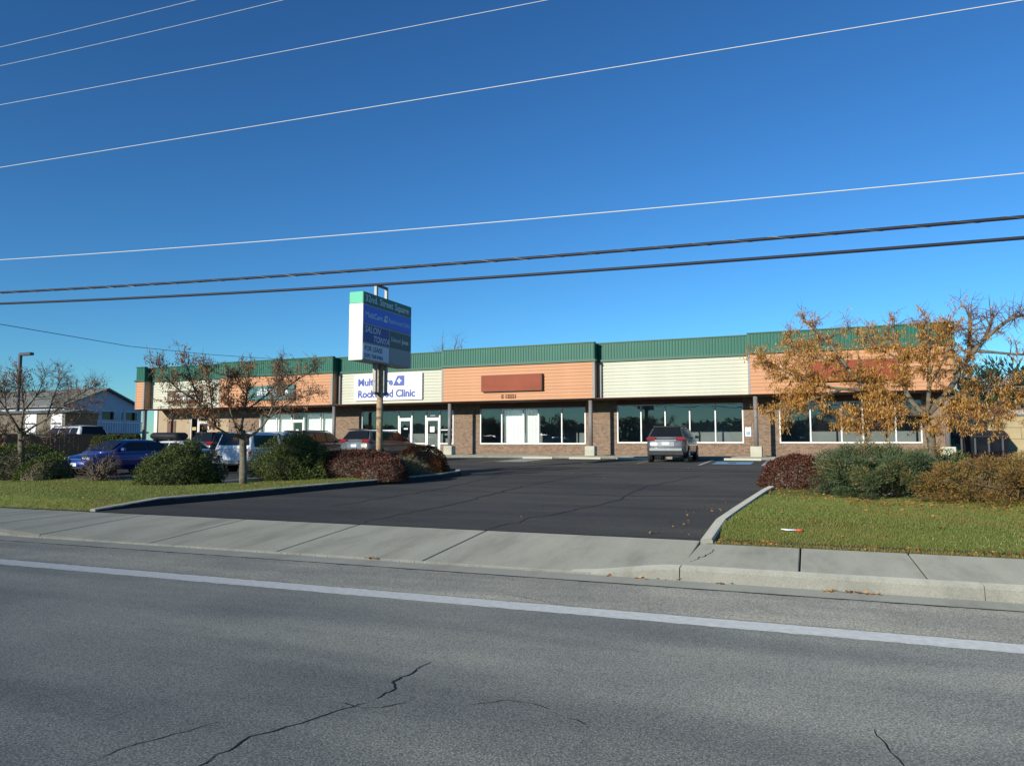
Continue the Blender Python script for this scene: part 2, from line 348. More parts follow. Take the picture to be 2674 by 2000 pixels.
# ------------------------------------------------------------------ lawns with kerbs
LC = [(-13.62, 11.2), (-13.55, 11.75), (-13.35, 12.6), (-12.80, 14.6), (-12.1, 18.2), (-11.6, 20.0), (-11.3, 22.2), (-11.4, 23.8), (-12.0, 25.0), (-13.0, 25.6)]
RC = [(-1.36, 10.95), (-1.33, 12.0), (-1.20, 14.4), (-.95, 18.4), (-.75, 20.6), (-.2, 21.9), (.9, 22.6)]
def along(C, y): return float(np.interp(y, [p[1] for p in C], [p[0] for p in C]))
def lawn_z(x, y):
    h = .13 + .05 * math.sin(x * .7 + 1) * math.sin(y * .6) * min(1, max(0, (y - 11.4)))
    z = lot_z(x, y) + h
    e = min(1, max(0, (y - 11.2) / .9)); return (.19 if y < 11.2 else .19 * (1 - e) + z * e)
def strip(name, xl, xr, y0, y1, step, nx):
    mb = MB(); ys = np.arange(y0, y1 + 1e-6, step); 
    for y in ys:
        a, b_ = xl(y), xr(y)
        for x in np.linspace(a, b_, nx + 1): mb.v.append((x, y, lawn_z(x, y)))
    for j in range(len(ys) - 1):
        for i in range(nx): mb.f.append((j * (nx + 1) + i, j * (nx + 1) + i + 1, (j + 1) * (nx + 1) + i + 1, (j + 1) * (nx + 1) + i))
    return mb
def curbline(name, C, wdt, label):
    root = None; pts = [Vector((x, y, 0)) for x, y in C]; out = []
    mb = MB(); rings = []
    # resample
    P = []
    for a, b_ in zip(pts[:-1], pts[1:]):
        k = max(1, int((b_ - a).length / .4)); P += [a.lerp(b_, i / k) for i in range(k)]
    P.append(pts[-1])
    for i, p in enumerate(P):
        d = (P[min(i + 1, len(P) - 1)] - P[max(0, i - 1)]).normalized(); nrm = Vector((-d.y, d.x, 0))
        z = lot_z(p.x, p.y); h = .17 if i > 2 else .05 + .04 * i
        a, b_ = p - nrm * wdt / 2, p + nrm * wdt / 2
        rings.append([(a.x, a.y, z - .1), (a.x, a.y, z + h - .02), (a.x + nrm.x * .02, a.y + nrm.y * .02, z + h), (b_.x - nrm.x * .02, b_.y - nrm.y * .02, z + h), (b_.x, b_.y, z + h - .02), (b_.x, b_.y, z - .1)])
    mb.loft(rings, True); o = mb.build(name, M['curb']); o['kind'] = 'structure'; return o
kl = curbline('driveway_kerb', LC, .17, '')
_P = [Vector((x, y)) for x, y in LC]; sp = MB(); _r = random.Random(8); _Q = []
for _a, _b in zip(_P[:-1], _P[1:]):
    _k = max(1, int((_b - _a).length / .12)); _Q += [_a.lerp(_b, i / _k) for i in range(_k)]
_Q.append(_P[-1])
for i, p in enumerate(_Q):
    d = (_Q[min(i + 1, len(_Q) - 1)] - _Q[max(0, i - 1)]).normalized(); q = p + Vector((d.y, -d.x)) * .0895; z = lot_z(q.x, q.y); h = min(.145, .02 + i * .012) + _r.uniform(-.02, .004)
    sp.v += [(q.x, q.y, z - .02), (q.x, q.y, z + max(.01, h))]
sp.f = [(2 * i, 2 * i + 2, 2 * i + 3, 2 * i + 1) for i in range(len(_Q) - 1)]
sp.build('kerb_face_shade', M['sealer_and_shade'], kl)  # dark strip that paints the shade on the kerb's driveway face
curbline('driveway_kerb', RC, .17, '')
lw = strip('lawn', lambda y: -70 if y < 17.6 else -15.4, lambda y: along(LC, y), 11.14, 17.6, .19, 90)
l1 = lw.build('lawn', M['lawn'], None, True); l1['kind'] = 'structure'
lw = strip('lawn', lambda y: -15.4, lambda y: along(LC, y), 17.6, 25.5, .3, 12); l2 = lw.build('planting_bed', M['lawn'], None, True); l2['kind'] = 'structure'
lw = strip('lawn', lambda y: along(RC, y), lambda y: 50, 10.875, 22.5, .2, 70); l3 = lw.build('lawn', M['lawn'], None, True); l3['kind'] = 'structure'
bk = MB(); bk.box(-70, -15.4, 17.6, 17.75, .1, .42); bk.build('planter_kerb', M['curb'])['kind'] = 'structure'
bk = MB(); bk.box(-15.5, -15.4, 17.75, 25.4, .1, .55); bk.build('planter_kerb', M['curb'])['kind'] = 'structure'

def leafcloud(name, P, D, L, Wd, mat, parent=None, seed=0, tint=None, kind='stuff', fold=0.0):
    """P points, D direction of each leaf, sizes L x Wd; each leaf one quad (or two when folded)"""
    r = np.random.default_rng(seed); n = len(P)
    D = D / (np.linalg.norm(D, axis=1, keepdims=True) + 1e-9)
    rv = r.normal(size=(n, 3)); S = np.cross(D, rv); S /= (np.linalg.norm(S, axis=1, keepdims=True) + 1e-9)
    L = np.broadcast_to(np.asarray(L, float), (n,))[:, None]; Wd = np.broadcast_to(np.asarray(Wd, float), (n,))[:, None]
    V = np.empty((n, 4, 3)); V[:, 0] = P; V[:, 1] = P + D * L * .45 + S * Wd * .5; V[:, 2] = P + D * L; V[:, 3] = P + D * L * .45 - S * Wd * .5
    me = bpy.data.meshes.new(name); me.vertices.add(n * 4); me.vertices.foreach_set('co', V.reshape(-1).astype(np.float32))
    me.loops.add(n * 4); me.loops.foreach_set('vertex_index', np.arange(n * 4, dtype=np.int32))
    me.polygons.add(n); me.polygons.foreach_set('loop_start', np.arange(0, n * 4, 4, dtype=np.int32))
    me.update(calc_edges=True)
    at = me.attributes.new('tint', 'FLOAT', 'FACE'); t = r.random(n) if tint is None else tint
    at.data.foreach_set('value', np.clip(t, 0, 1).astype(np.float32))
    me.materials.append(mat); o = bpy.data.objects.new(name, me); COL.objects.link(o)
    if parent is not None: o.parent = parent
    if kind: o['kind'] = kind
    return o
LM = dict(
    grass=leafmat('grass_blade', [(0, srgb('#9A8250')), (.22, srgb('#928650')), (.5, srgb('#72803A')), (.8, srgb('#84944C')), (1, srgb('#B8B480'))], .3),
    gold=leafmat('gold_leaf', [(0, srgb('#8A5C26')), (.3, srgb('#BE8236')), (.65, srgb('#DAA652')), (1, srgb('#EACB86'))], .42),
    rust=leafmat('rust_leaf', [(0, srgb('#6A4028')), (.5, srgb('#9A6238')), (1, srgb('#C08A50'))], .3),
    burg=leafmat('burgundy_leaf', [(0, srgb('#3A2420')), (.5, srgb('#5A3830')), (.85, srgb('#78503E')), (1, srgb('#9A6A4A'))], .2),
    orangeb=leafmat('orange_brown_leaf', [(0, srgb('#4A2A1A')), (.5, srgb('#7E4A24')), (1, srgb('#A8703A'))], .25),
    jun=leafmat('juniper_green', [(0, srgb('#3A4022')), (.45, srgb('#48552C')), (.8, srgb('#5E6C36')), (1, srgb('#7C8444'))], .15),
    junb=leafmat('juniper_blue_green', [(0, srgb('#3A442E')), (.5, srgb('#505E42')), (.82, srgb('#5A6A42')), (.93, srgb('#7E7644')), (1, srgb('#9A7440'))], .15),
    junr=leafmat('juniper_brown', [(0, srgb('#4E4A2E')), (.35, srgb('#7A6034')), (.7, srgb('#9A7440')), (.86, srgb('#6E7040')), (1, srgb('#5C6A3C'))], .15),
    hedge=leafmat('hedge_green', [(0, srgb('#35401E')), (.6, srgb('#4C5A28')), (1, srgb('#6E7834'))], .15),
    dark=leafmat('dark_evergreen', [(0, srgb('#262E1E')), (.6, srgb('#3A4630')), (1, srgb('#545C40'))], .1),
    dead=leafmat('dead_twig_leaf', [(0, srgb('#4A3830')), (.6, srgb('#6E5648')), (1, srgb('#8A6E5C'))], .15),
    litter=leafmat('fallen_leaf', [(0, srgb('#5A3A20')), (.5, srgb('#8E5E30')), (1, srgb('#C08A4A'))], .1),
    wood=leafmat('far_wood_leaf', [(0, srgb('#4A5044')), (.6, srgb('#6A6E58')), (1, srgb('#8A8868'))], .35),
    straw=leafmat('dry_straw', [(0, srgb('#6A6048')), (.6, srgb('#8E8464')), (1, srgb('#A89C78'))], .2),
)
def grass(name, n, xr, yr, inside, seed, h=(.022, .05)):
    r = np.random.default_rng(seed); X = r.uniform(*xr, n); Y = r.uniform(*yr, n); k = inside(X, Y); X, Y = X[k], Y[k]
    Z = np.array([lawn_z(x, y) for x, y in zip(X, Y)]) - .004
    P = np.stack([X, Y, Z], 1); D = np.stack([r.normal(0, .45, len(X)), r.normal(0, .45, len(X)), np.ones(len(X))], 1)
    patch = np.sin(X * 1.3 + 2 * np.sin(Y * .9)) * np.sin(Y * 1.7 + X * .4)
    edge = np.clip((Y - 10.9) / .55, 0, 1)
    t = .48 + .17 * patch + r.normal(0, .17, len(X)); t = np.where(edge < 1, t * (.3 + .7 * edge), t)
    leafcloud(name, P, D, r.uniform(*h, len(X)), r.uniform(.006, .011, len(X)), LM['grass'], None, seed, t)['label'] = ''
def in_r(X, Y): return (X > np.interp(Y, [p[1] for p in RC], [p[0] for p in RC]) + .1)
def in_l(X, Y): return (X < np.interp(Y, [p[1] for p in LC], [p[0] for p in LC]) - .1)
grass('grass', 170000, (-1.5, 9), (10.9, 17.6), in_r, 5)
grass('grass', 105000, (-31, -12), (11.2, 17.6), in_l, 6)
grass('grass', 12000, (-15.2, -11), (17.6, 25), in_l, 7)
for o in list(COL.objects):
    if o.name.startswith('grass'): tag(o, 'short green and straw coloured lawn grass', 'grass')
# fallen leaves: along kerbs, under the right-hand tree and shrubs
r = np.random.default_rng(12); pts = []
def litter(n, xr, yr, zf): 
    for _ in range(n):
        x, y = r.uniform(*xr), r.uniform(*yr); pts.append((x, y, zf(x, y) + .012))
litter(900, (.7, 6), (15.2, 16.9), lambda x, y: lawn_z(x, y) + .02); litter(500, (-.9, 9), (15.8, 19.5), lambda x, y: lawn_z(x, y) + .02); litter(170, (-1.1, 8), (11.5, 15.4), lambda x, y: lawn_z(x, y) + .03)
litter(160, (-.7, 1.4), (17.6, 19), lambda x, y: lawn_z(x, y) + .02); litter(420, (-1.2, 9), (10.9, 11.25), lambda x, y: lawn_z(x, y) + .02)
litter(40, (-2.3, -1.5), (11.3, 17), lot_z); litter(14, (-10, -2), (12, 36), lot_z); litter(40, (.1, .7), (8.78, 8.88), lambda x, y: .012); litter(14, (-2.4, -.8), (8.8, 8.9), lambda x, y: .012)
litter(14, (-5.6, -5.5), (8.85, 8.93), lambda x, y: .03); litter(200, (-31, -13), (16, 17.5), lambda x, y: lawn_z(x, y) + .02); litter(140, (-19, -14), (11.2, 12.2), lambda x, y: lawn_z(x, y) + .02)
P = np.array(pts); D = np.stack([r.normal(size=len(P)), r.normal(size=len(P)), r.normal(0, .25, len(P))], 1)
tag(leafcloud('fallen_leaves', P, D, r.uniform(.03, .075, len(P)), r.uniform(.015, .035, len(P)), LM['litter'], None, 12), 'scattered brown and gold fallen leaves', 'leaves')

# ------------------------------------------------------------------ the shop building (local frame: x along the front, y into the building)
BLD = empty('shop_building', (-11, 40.7, 0), R(-2.0))
tag(BLD, 'long single-storey strip of shops with green metal parapet and cream and orange siding', 'building')
FL, FB, ST, GT = .87, 4.10, 6.17, 7.30
BV = 2.4                                               # shop wall stands back under the canopy
bays = [('orange', -36.1, -35.2, 0), ('cream', -35.2, -27.8, .65), ('orange', -27.8, -18.0, 0), ('cream', -18.0, -9.8, .65),
        ('orange', -9.8, -.03, 0), ('cream', -.03, 8.27, .65), ('orange', 8.27, 17.6, 0)]
def plank_mesh(L, h):
    mb = MB(); z0, z1 = 0, h
    mb.loft([[(x, -.048, z0), (x, -.008, z1 + .012), (x, .0, z1 + .012), (x, .0, z0)] for x in (0, L)], True)
    return mb
for col, u0, u1, v in bays:
    L = u1 - u0; a, b_ = u0, u1
    if col == 'orange': a, b_ = u0 + .10, u1 - .12
    else: a, b_ = u0 + .01, u1 - .05
    core = MB()
    core.box(u0, u1, v + .002, 3.2, FB + .02, ST + .02)
    core.build('fascia_side', M['orange'] if col == 'orange' else M['cream'], BLD)
    npl = 11; h = (ST - FB) / npl; me = None
    for k in range(npl):
        if me is None: o = plank_mesh(b_ - a, h).build('siding_board', M[col], BLD); me = o.data
        else: o = bpy.data.objects.new('siding_board', me); COL.objects.link(o); o.parent = BLD
        o.location = (a, v, FB + k * h)
    t = MB()
    if col == 'orange':
        t.box(u1 - .12, u1 + .015, v - .035, v + .10, FB, ST); t.build('corner_board', M['trim'], BLD)
        t = MB(); t.box(u0 - .015, u0 + .10, v - .035, v + .10, FB, ST); t.build('corner_board', M['trim'], BLD)
    else:
        t.box(u1 - .05, u1 - .002, v - .034, v, FB, ST); t.build('corner_board', M['cream'], BLD)
    # ribbed green parapet panel
    g = MB(); prof = []; u = u0
    while u < u1 - .02:
        prof += [(u, v), (u + .085, v), (u + .105, v - .03), (u + .145, v - .03), (u + .165, v)]; u += .165
    prof = [(min(p[0], u1), p[1]) for p in prof] + [(u1, v)]
    g.v = [(p[0], p[1], ST + .13) for p in prof] + [(p[0], p[1], GT - .05) for p in prof]; n = len(prof)
    g.f = [(i, i + 1, n + i + 1, n + i) for i in range(n - 1)]
    g.box(u0, u1, v + .03, v + .12, ST + .13, GT - .05)
    g.build('parapet_panel', M['green'], BLD)
    c = MB(); c.box(u0 - .03, u1 + .03, v - .06, v + .20, GT - .055, GT + .002 * (1 if v else 2)); c.build('parapet_cap', M['greend'], BLD)
    c = MB(); c.box(u0 - .10, u1 + .10, v - .14, v + .03, ST + .005, ST + .09); c.box(u0 - .05, u1 + .05, v - .08, v + .03, ST + .085, ST + .15); c.build('drip_trim', M['greend'], BLD)
    if v == 0:                                         # side returns of the projecting bays
        for ue in (u0, u1):
            s_ = MB(); s_.box(ue - .02 if ue == u0 else ue - .06, ue + .06 if ue == u0 else ue + .02, .02, .75, ST + .135, GT - .06); s_.build('parapet_return', M['greend'], BLD)
            s_ = MB(); e = (ue - .10, ue - .03) if ue == u0 else (ue + .03, ue + .10); s_.box(e[0], e[1], .03, .72, ST + .01, ST + .14); s_.build('drip_trim', M['greend'], BLD)
rf = MB(); rf.box(-36.0, 17.5, .9, 22, 6.75, 6.9); rf.build('roof', M['roofg'], BLD)
so_ = MB(); so_.box(-36.05, 17.55, .05, BV, FB - .02, FB + .015); so_.build('soffit', M['soffit'], BLD)
sd = MB(); sd.box(-36.05, -35.9, 2.5, 22, .5, 7.1); sd.box(17.4, 17.55, 3.25, 22, .5, 7.1); sd.box(-36, 17.5, 21.8, 22, .5, 7.1); sd.build('outer_wall', M['tan'], BLD)
wk = MB(); wk.box(-36.6, 18.4, -.62, BV + 5.5, .30, FL); wk.build('walkway', M['conc'], BLD)
kf = MB(); kf.box(-36.6, 18.4, -.78, -.625, .40, FL + .004); kf.build('walkway_kerb', M['curb'], BLD)

def wall(u0, u1, z0, z1, m='brick', name='brick_wall', v=BV, t=.22):
    if u1 - u0 < .01: return
    w = MB(); w.box(u0, u1, v, v + t, z0, z1); return w.build(name, M[m], BLD)
def pane(parent, u0, u1, z0, z1, v):
    p = MB(); p.quad((u0, v, z0), (u1, v, z0), (u1, v, z1), (u0, v, z1)); return p.build('pane', M['glass'], parent)
def blinds(parent, u0, u1, z0, z1, v):
    b = MB(); n = max(3, int((u1 - u0) / .10)); p = []
    for i in range(n + 1): p.append((u0 + (u1 - u0) * i / n, v + (.03 if i % 2 else 0)))
    b.v = [(x, y, z0) for x, y in p] + [(x, y, z1) for x, y in p]; b.f = [(i, i + 1, n + 2 + i, n + 1 + i) for i in range(n)]
    return b.build('blind', M['blind'], parent)
def shopfront(us, zb, zt, doors=(), blind=(), label=None):
    """us: mullion positions; doors: indices of the lights that are doors"""
    v = BV + .06; f = MB(); fw = .035
    f.box(us[0], us[-1], v - .05, v + .06, zt - .06, zt)
    for i, u in enumerate(us):
        isd = any(i in (d, d + 1) for d in doors); w = .05 if isd else fw
        f.box(u - w, u + w, v - .055, v + .065, (FL + .005) if isd else zb, zt - .062)
    root = f.build('window', M['frame'], BLD)
    if label: root['label'] = label
    for i in range(len(us) - 1):
        a, b_ = us[i] + .05, us[i + 1] - .05
        if i in doors:
            dz = FL + 2.28
            s_ = MB(); s_.box(us[i] + .05, us[i + 1] - .05, v - .05, v + .06, dz, dz + .09); s_.build('transom_bar', M['frame'], root)
            pane(root, a, b_, dz + .10, zt - .06, v)
            d = MB(); w = .09
            d.box(a, a + w, v - .03, v + .03, FL + .02, dz - .01); d.box(b_ - w, b_, v - .03, v + .03, FL + .02, dz - .01)
            d.box(a + w, b_ - w, v - .03, v + .03, dz - .11, dz - .01); d.box(a + w, b_ - w, v - .03, v + .03, FL + .02, FL + .30)
            do = d.build('door', M['frame'], BLD); pane(do, a + w, b_ - w, FL + .30, dz - .11, v)
            hd = MB(); hd.tube([(b_ - .13, v - .03, 1.85), (b_ - .13, v - .09, 1.87), (b_ - .13, v - .09, 2.17), (b_ - .13, v - .03, 2.19)], .014, 6); hd.build('handle', M['dsteel'], do)
        else:
            s_ = MB(); s_.box(us[i] + .035, us[i + 1] - .035, v - .055, v + .065, zb, zb + .07); s_.build('sill_bar', M['frame'], root)
            pane(root, us[i] + .035, us[i + 1] - .035, zb + .07, zt - .06, v)
        if i in blind: blinds(root, us[i] + .04, us[i + 1] - .04, (FL + .32 if i in doors else zb + .06), zt - .08, v + .28)
    return root
fronts = [  # (mullions, sill, head, doors, blinds)
    ([-26.23, -24.68, -23.35, -22.25, -20.80, -19.75], 1.52, 3.72, (2,), (0, 1, 3, 4)),
    ([-17.32, -15.9, -14.39, -13.38, -12.31, -11.28, -10.30], 1.52, 3.72, (2, 4), ()),
    ([-8.33, -6.86, -5.40, -4.39, -2.87, -1.39], 1.52, 3.74, (), (1, 2)),
    ([.61, 2.0, 3.4, 4.79, 6.2, 7.67], 1.58, 3.80, (), ()),
    ([9.59, 11.12, 12.62, 13.64, 15.15, 16.3], 1.58, 3.76, (), ())]
cur = -29.2
for us, zb, zt, doors, bl in fronts:
    wall(cur, us[0] - .035, FL, FB)
    runs = [] ; a = us[0] - .035
    for d in doors:
        runs.append((a, us[d] - .05)); a = us[d + 1] + .05
    runs.append((a, us[-1] + .035))
    for p, q in runs: wall(p, q, FL, zb)
    wall(us[0] - .035, us[-1] + .035, zt, FB, 'soffit', 'header_wall')
    shopfront(us, zb, zt, doors, bl); cur = us[-1] + .035
wall(cur, 17.55, FL, FB)
# far left unit: tan stucco pier, glazed door
wall(-36.4, -33.0, FL, FB, 'tan', 'stucco_wall'); wall(-31.0, -29.2, FL, FB, 'tan', 'stucco_wall'); wall(-33.0, -31.0, 3.55, FB, 'soffit', 'header_wall')
shopfront([-32.95, -32.25, -31.17, -31.03], .89, 3.54, (1,), ())
wc = MB(); wc.box(-36.75, -36.42, BV - .1, BV + .3, FL, FB); wc.build('white_post', M['frame'], BLD)
gd = MB(); gd.box(-35.4, -34.5, BV - .03, BV + .01, FL, 3.3); gd.build('door_surround', M['soffit'], BLD)
# rooms behind the glass
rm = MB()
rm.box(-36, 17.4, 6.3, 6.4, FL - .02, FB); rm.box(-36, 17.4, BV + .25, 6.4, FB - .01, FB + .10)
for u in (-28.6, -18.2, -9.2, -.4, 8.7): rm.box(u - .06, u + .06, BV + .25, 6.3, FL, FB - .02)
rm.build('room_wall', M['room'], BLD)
# frosted strips and notices on the clinic glass
st = MB()
for a, b_ in ((-15.85, -14.5), (-17.2, -15.95), (-11.2, -10.4)): st.box(a, b_, BV + .035, BV + .04, 2.40, 2.46)
st.build('glass_strip', M['white'], BLD)
nt_ = MB(); nt_.box(-14.0, -13.7, BV + .035, BV + .04, 2.48, 2.57); nt_.box(-12.02, -11.68, BV + .035, BV + .04, 2.30, 2.66); nt_.box(-12.0, -11.62, BV + .035, BV + .04, 3.36, 3.42)
nt_.box(-11.9, -11.66, BV + .035, BV + .04, 1.38, 1.46); nt_.build('door_notice', M['white'], BLD)
nt_ = MB(); nt_.box(-22.95, -22.72, BV + .035, BV + .04, 2.2, 2.55); nt_.build('door_notice', M['white'], BLD)
yn = MB(); yn.box(-32.85, -32.45, BV + .03, BV + .04, 2.55, 2.8); yn.build('door_notice', M['ypaint'], BLD)
# columns
for u in (-35.55, -18.12, -9.45, -.40, 8.55, 17.2):
    c = MB(); c.lathe([(.115, FL + .5), (.115, FB - .02)], 'z', (u, .38, 0), 20); co = c.build('column', M['column'], BLD, True)
    b_ = MB(); b_.bbox(u - .28, u + .28, .10, .66, FL + .002, FL + .54, .02); b_.build('column_base', M['block'], co)
# downpipes at the step of the fascia
for u, v in ((-.03 + .2, .53), (-18.0 + .2, .53)):
    d = MB(); d.bbox(u - .06, u + .06, v - .08, v + .10, FB - .0, ST - .02, .01); d.build('downpipe', M['column'], BLD)

# ------------------------------------------------------------------ lettering
def text(s, size, m, parent, loc, rot, ext=.004, shear=0, bold=0.0, align='LEFT', sx=1.0, name='lettering'):
    cu = bpy.data.curves.new(name, 'FONT'); cu.body = s; cu.size = size; cu.extrude = ext; cu.shear = shear; cu.offset = bold; cu.align_x = align; cu.resolution_u = 3
    ob = bpy.data.objects.new(name, cu); COL.objects.link(ob)
    bpy.context.view_layer.update(); dg = bpy.context.evaluated_depsgraph_get()
    me = bpy.data.meshes.new_from_object(ob.evaluated_get(dg)); bpy.data.objects.remove(ob); bpy.data.curves.remove(cu)
    me.materials.clear(); me.materials.append(m); me.name = name
    o = bpy.data.objects.new(name, me); COL.objects.link(o); o.parent = parent; o.location = loc; o.rotation_euler = rot; o.scale = (sx, 1, 1)
    return o
UP = (R(90), 0, 0)
def bl(u, v, z): return BLD.matrix_basis @ Vector((u, v, z))
def wall_sign(name, label, u0, u1, z0, z1, v, depth, face, box):
    e = empty(name, Vector((-11, 40.7, 0)) + Matrix.Rotation(R(-2), 3, 'Z') @ Vector((u0, v, z0)), R(-2)); tag(e, label, 'sign')
    w, h = u1 - u0, z1 - z0; b = MB(); b.box(0, w, -depth + .012, 0, 0, h); b.build('cabinet', box, e)
    f = MB(); f.bbox(.03, w - .03, -depth - .004, -depth + .012, .03, h - .03, .005); f.build('face_panel', face, e)
    return e, w, h
e, w, h = wall_sign('clinic_sign', 'white wall sign with blue MultiCare Rockwood Clinic lettering on cream siding', -16.6, -11.5, 4.33, 6.02, .62, .16, M['white'], M['white'])
text('MultiCare', .66, M['letter'], e, (.28, -.172, h - .72), UP, .012, bold=.022, sx=1.0)
text('Rockwood Clinic', .66, M['letter'], e, (.28, -.172, .20), UP, .012, bold=.022, sx=.94)
lg = MB(); lg.loft([[(2.98, y, h - .78), (3.82, y, h - .78), (3.82, y, h - .14), (3.30, y, h - .14)] for y in (-.185, -.165)], True); lg.build('logo', M['letter'], e)
lg = MB(); lg.box(3.40, 3.50, -.19, -.186, h - .64, h - .32); lg.box(3.29, 3.61, -.1905, -.1862, h - .53, h - .43); lg.build('logo_cross', M['white'], e)
e, w, h = wall_sign('blank_sign', 'blank rust red box sign above the house number on orange siding', -7.0, -3.12, 4.62, 5.60, -.02, .26, M['red'], M['redbox'])
e, w, h = wall_sign('blank_sign', 'blank rust red box sign behind the golden tree', 11.2, 15.2, 4.64, 5.66, -.02, .26, M['red'], M['redbox'])
text('E 13221', .30, M['brown'], BLD, (-5.78, -.045, 4.22), UP, .012, bold=.012, name='house_number')
e, w, h = wall_sign('shop_sign', 'dark green wall sign with pale lettering behind the bare tree', -25.0, -21.0, 4.52, 5.50, -.02, .14, M['sgreen'], M['ejgreen'])
mk = MB()
rr = random.Random(4); 
for z, x, x1, hh in ((.62, .95, 2.35, .16), (.30, .8, 2.55, .2)):
    while x < x1:
        dx = rr.uniform(.08, .14); mk.box(x, x + dx, -.158, -.144, z, z + hh * rr.choice((.8, 1, 1.2))); x += dx + .05
mk.build('lettering', M['text'], e)
bd = MB(); bd.box(.8, 2.6, -.152, -.1445, .53, .58); bd.lathe([(.17, -.152), (.17, -.1445)], 'z', (0, 0, 0), 16); bd.v = bd.v[:8] + [(3.3 + x, z, .5 + y) for x, y, z in bd.v[8:]]
bd.build('emblem', M['lease'], e)
e, w, h = wall_sign('shop_sign', 'grey brown wall sign with white lettering on the far cream siding', -33.4, -30.0, 4.54, 5.46, .62, .14, M['sbrown'], M['sbrown'])
mk = MB()
for z, x, x1, hh in ((.58, .95, 1.75, .17), (.60, 2.3, 3.0, .1), (.22, .3, 2.9, .18)):
    while x < x1:
        dx = rr.uniform(.07, .15); mk.box(x, x + dx, -.158, -.144, z, z + hh * rr.choice((.8, 1, 1.1))); x += dx + .05
mk.build('lettering', M['text'], e)
lp = MB(); lp.box(-34.2, -29.0, .585, .618, 4.16, 4.42); lp.build('ledger_board', M['cream'], BLD)
# accessible parking notice on the brick
e = empty('parking_notice', Vector((-11, 40.7, 0)) + Matrix.Rotation(R(-2), 3, 'Z') @ Vector((7.79, BV - .004, 1.95)), R(-2)); tag(e, 'small white parking notice with blue wheelchair symbol on brick', 'sign')
b = MB(); b.box(0, .30, -.012, 0, 0, .50); b.build('plate', M['white'], e)
b = MB(); b.box(.05, .25, -.016, -.0125, .05, .27); b.build('blue_field', M['bpaint'], e)
b = MB(); b.lathe([(.022, -.019), (.022, -.0165)], 'z', (0, 0, 0), 10); b.v = [(.14 + x, z, .235 + y) for x, y, z in b.v]
b.tube([(.14, -.018, .21), (.14, -.018, .14), (.19, -.018, .14), (.205, -.018, .09)], .009, 5); b.tube([(.14 + .05 * math.cos(t), -.018, .125 + .05 * math.sin(t)) for t in np.linspace(2.2, 5.8, 9)], .007, 5); b.build('wheelchair_symbol', M['text'], e)

# ------------------------------------------------------------------ pole sign by the driveway
PX0, PX1, PY0, PY1, PZ0, PZ1 = -14.36, -13.82, 21.35, 24.65, 4.38, 6.72
e = empty('pole_sign', (-14.09, 22.95, lawn_z(-14.09, 22.95))); tag(e, 'tall double-sided shopping centre pole sign with green header and blue tenant panels', 'sign')
def pt(mb, name, m, par=e):
    mb.v = [(x + 14.09, y - 22.95, z - e.location.z) for x, y, z in mb.v]; return mb.build(name, m, par)
hz = PZ1 - .17 * (PZ1 - PZ0)
b = MB(); b.bbox(PX0, PX1, PY0, PY1, PZ0, hz - .012, .012); pt(b, 'cabinet', M['ivory'])
b = MB(); b.bbox(PX0, PX1, PY0, PY1, hz - .01, PZ1, .012); hd_ = pt(b, 'header_box', M['endgreen'])
Hh = PZ1 - PZ0; Ww = PY1 - PY0
def panel(name, y0, y1, f0, f1, m):
    b = MB(); x = PX1
    b.bbox(x - .002, x + .018, PY0 + y0 * Ww + .015, PY0 + y1 * Ww - .015, PZ1 - f1 * Hh + .012, PZ1 - f0 * Hh - .012, .004); o = pt(b, name, m)
    b = MB(); x = PX0; b.bbox(x - .018, x + .002, PY0 + y0 * Ww + .015, PY0 + y1 * Ww - .015, PZ1 - f1 * Hh + .012, PZ1 - f0 * Hh - .012, .004); pt(b, name, m)
    return o
fr = MB(); fr.box(PX1 - .01, PX1 + .008, PY0 + .005, PY1 - .005, PZ0 + .005, hz - .012); fr.box(PX0 - .008, PX0 + .01, PY0 + .005, PY1 - .005, PZ0 + .005, hz - .012); pt(fr, 'panel_frame', M['pgrey'])
TR = (R(90), 0, R(90))
def stext(s, size, m, par, y, f, **k):
    x = PX1 + .0175
    return text(s, size, m, par, (x + 14.09, PY0 + y * Ww - 22.95, PZ1 - f * Hh - e.location.z), TR, .003, **k)
p = panel('header_panel', .0, 1, .0, .175, M['hdrgreen']); h1 = stext('32nd.', .33, M['text'], p, .035, .135, bold=.004, sx=1.1)
wd = (max(v.co.x for v in h1.data.vertices) * 1.1 + .13) / Ww; h1 = stext('Street', .33, M['text'], p, .035 + wd, .135, bold=.004, sx=1.1); wd += (max(v.co.x for v in h1.data.vertices) * 1.1 + .13) / Ww; stext('Square', .33, M['text'], p, .035 + wd, .135, bold=.004, sx=1.1)
p = panel('tenant_panel', .0, 1, .19, .46, M['signblue']); stext('MultiCare', .27, M['lease'], p, .04, .365, bold=.004); stext('Rockwood Clinic', .24, M['lease'], p, .50, .36, sx=.92)
lg = MB(); yy = PY0 + .395 * Ww; zz = PZ1 - .37 * Hh
lg.loft([[(x, yy, zz), (x, yy + .26, zz), (x, yy + .26, zz + .24), (x, yy + .10, zz + .24)] for x in (PX1 + .0185, PX1 + .021)], True); pt(lg, 'logo', M['lease'], p)
lg = MB(); lg.box(PX1 + .0215, PX1 + .0225, yy + .145, yy + .185, zz + .05, zz + .20); lg.box(PX1 + .0216, PX1 + .0228, yy + .10, yy + .23, zz + .105, zz + .145); pt(lg, 'logo_cross', M['signblue'], p)
p = panel('tenant_panel', .0, .52, .475, .735, M['navy']); stext('SALON', .31, M['text'], p, .03, .585, shear=.25, bold=.003); stext('TONYA', .31, M['text'], p, .19, .71, shear=.25, bold=.003)
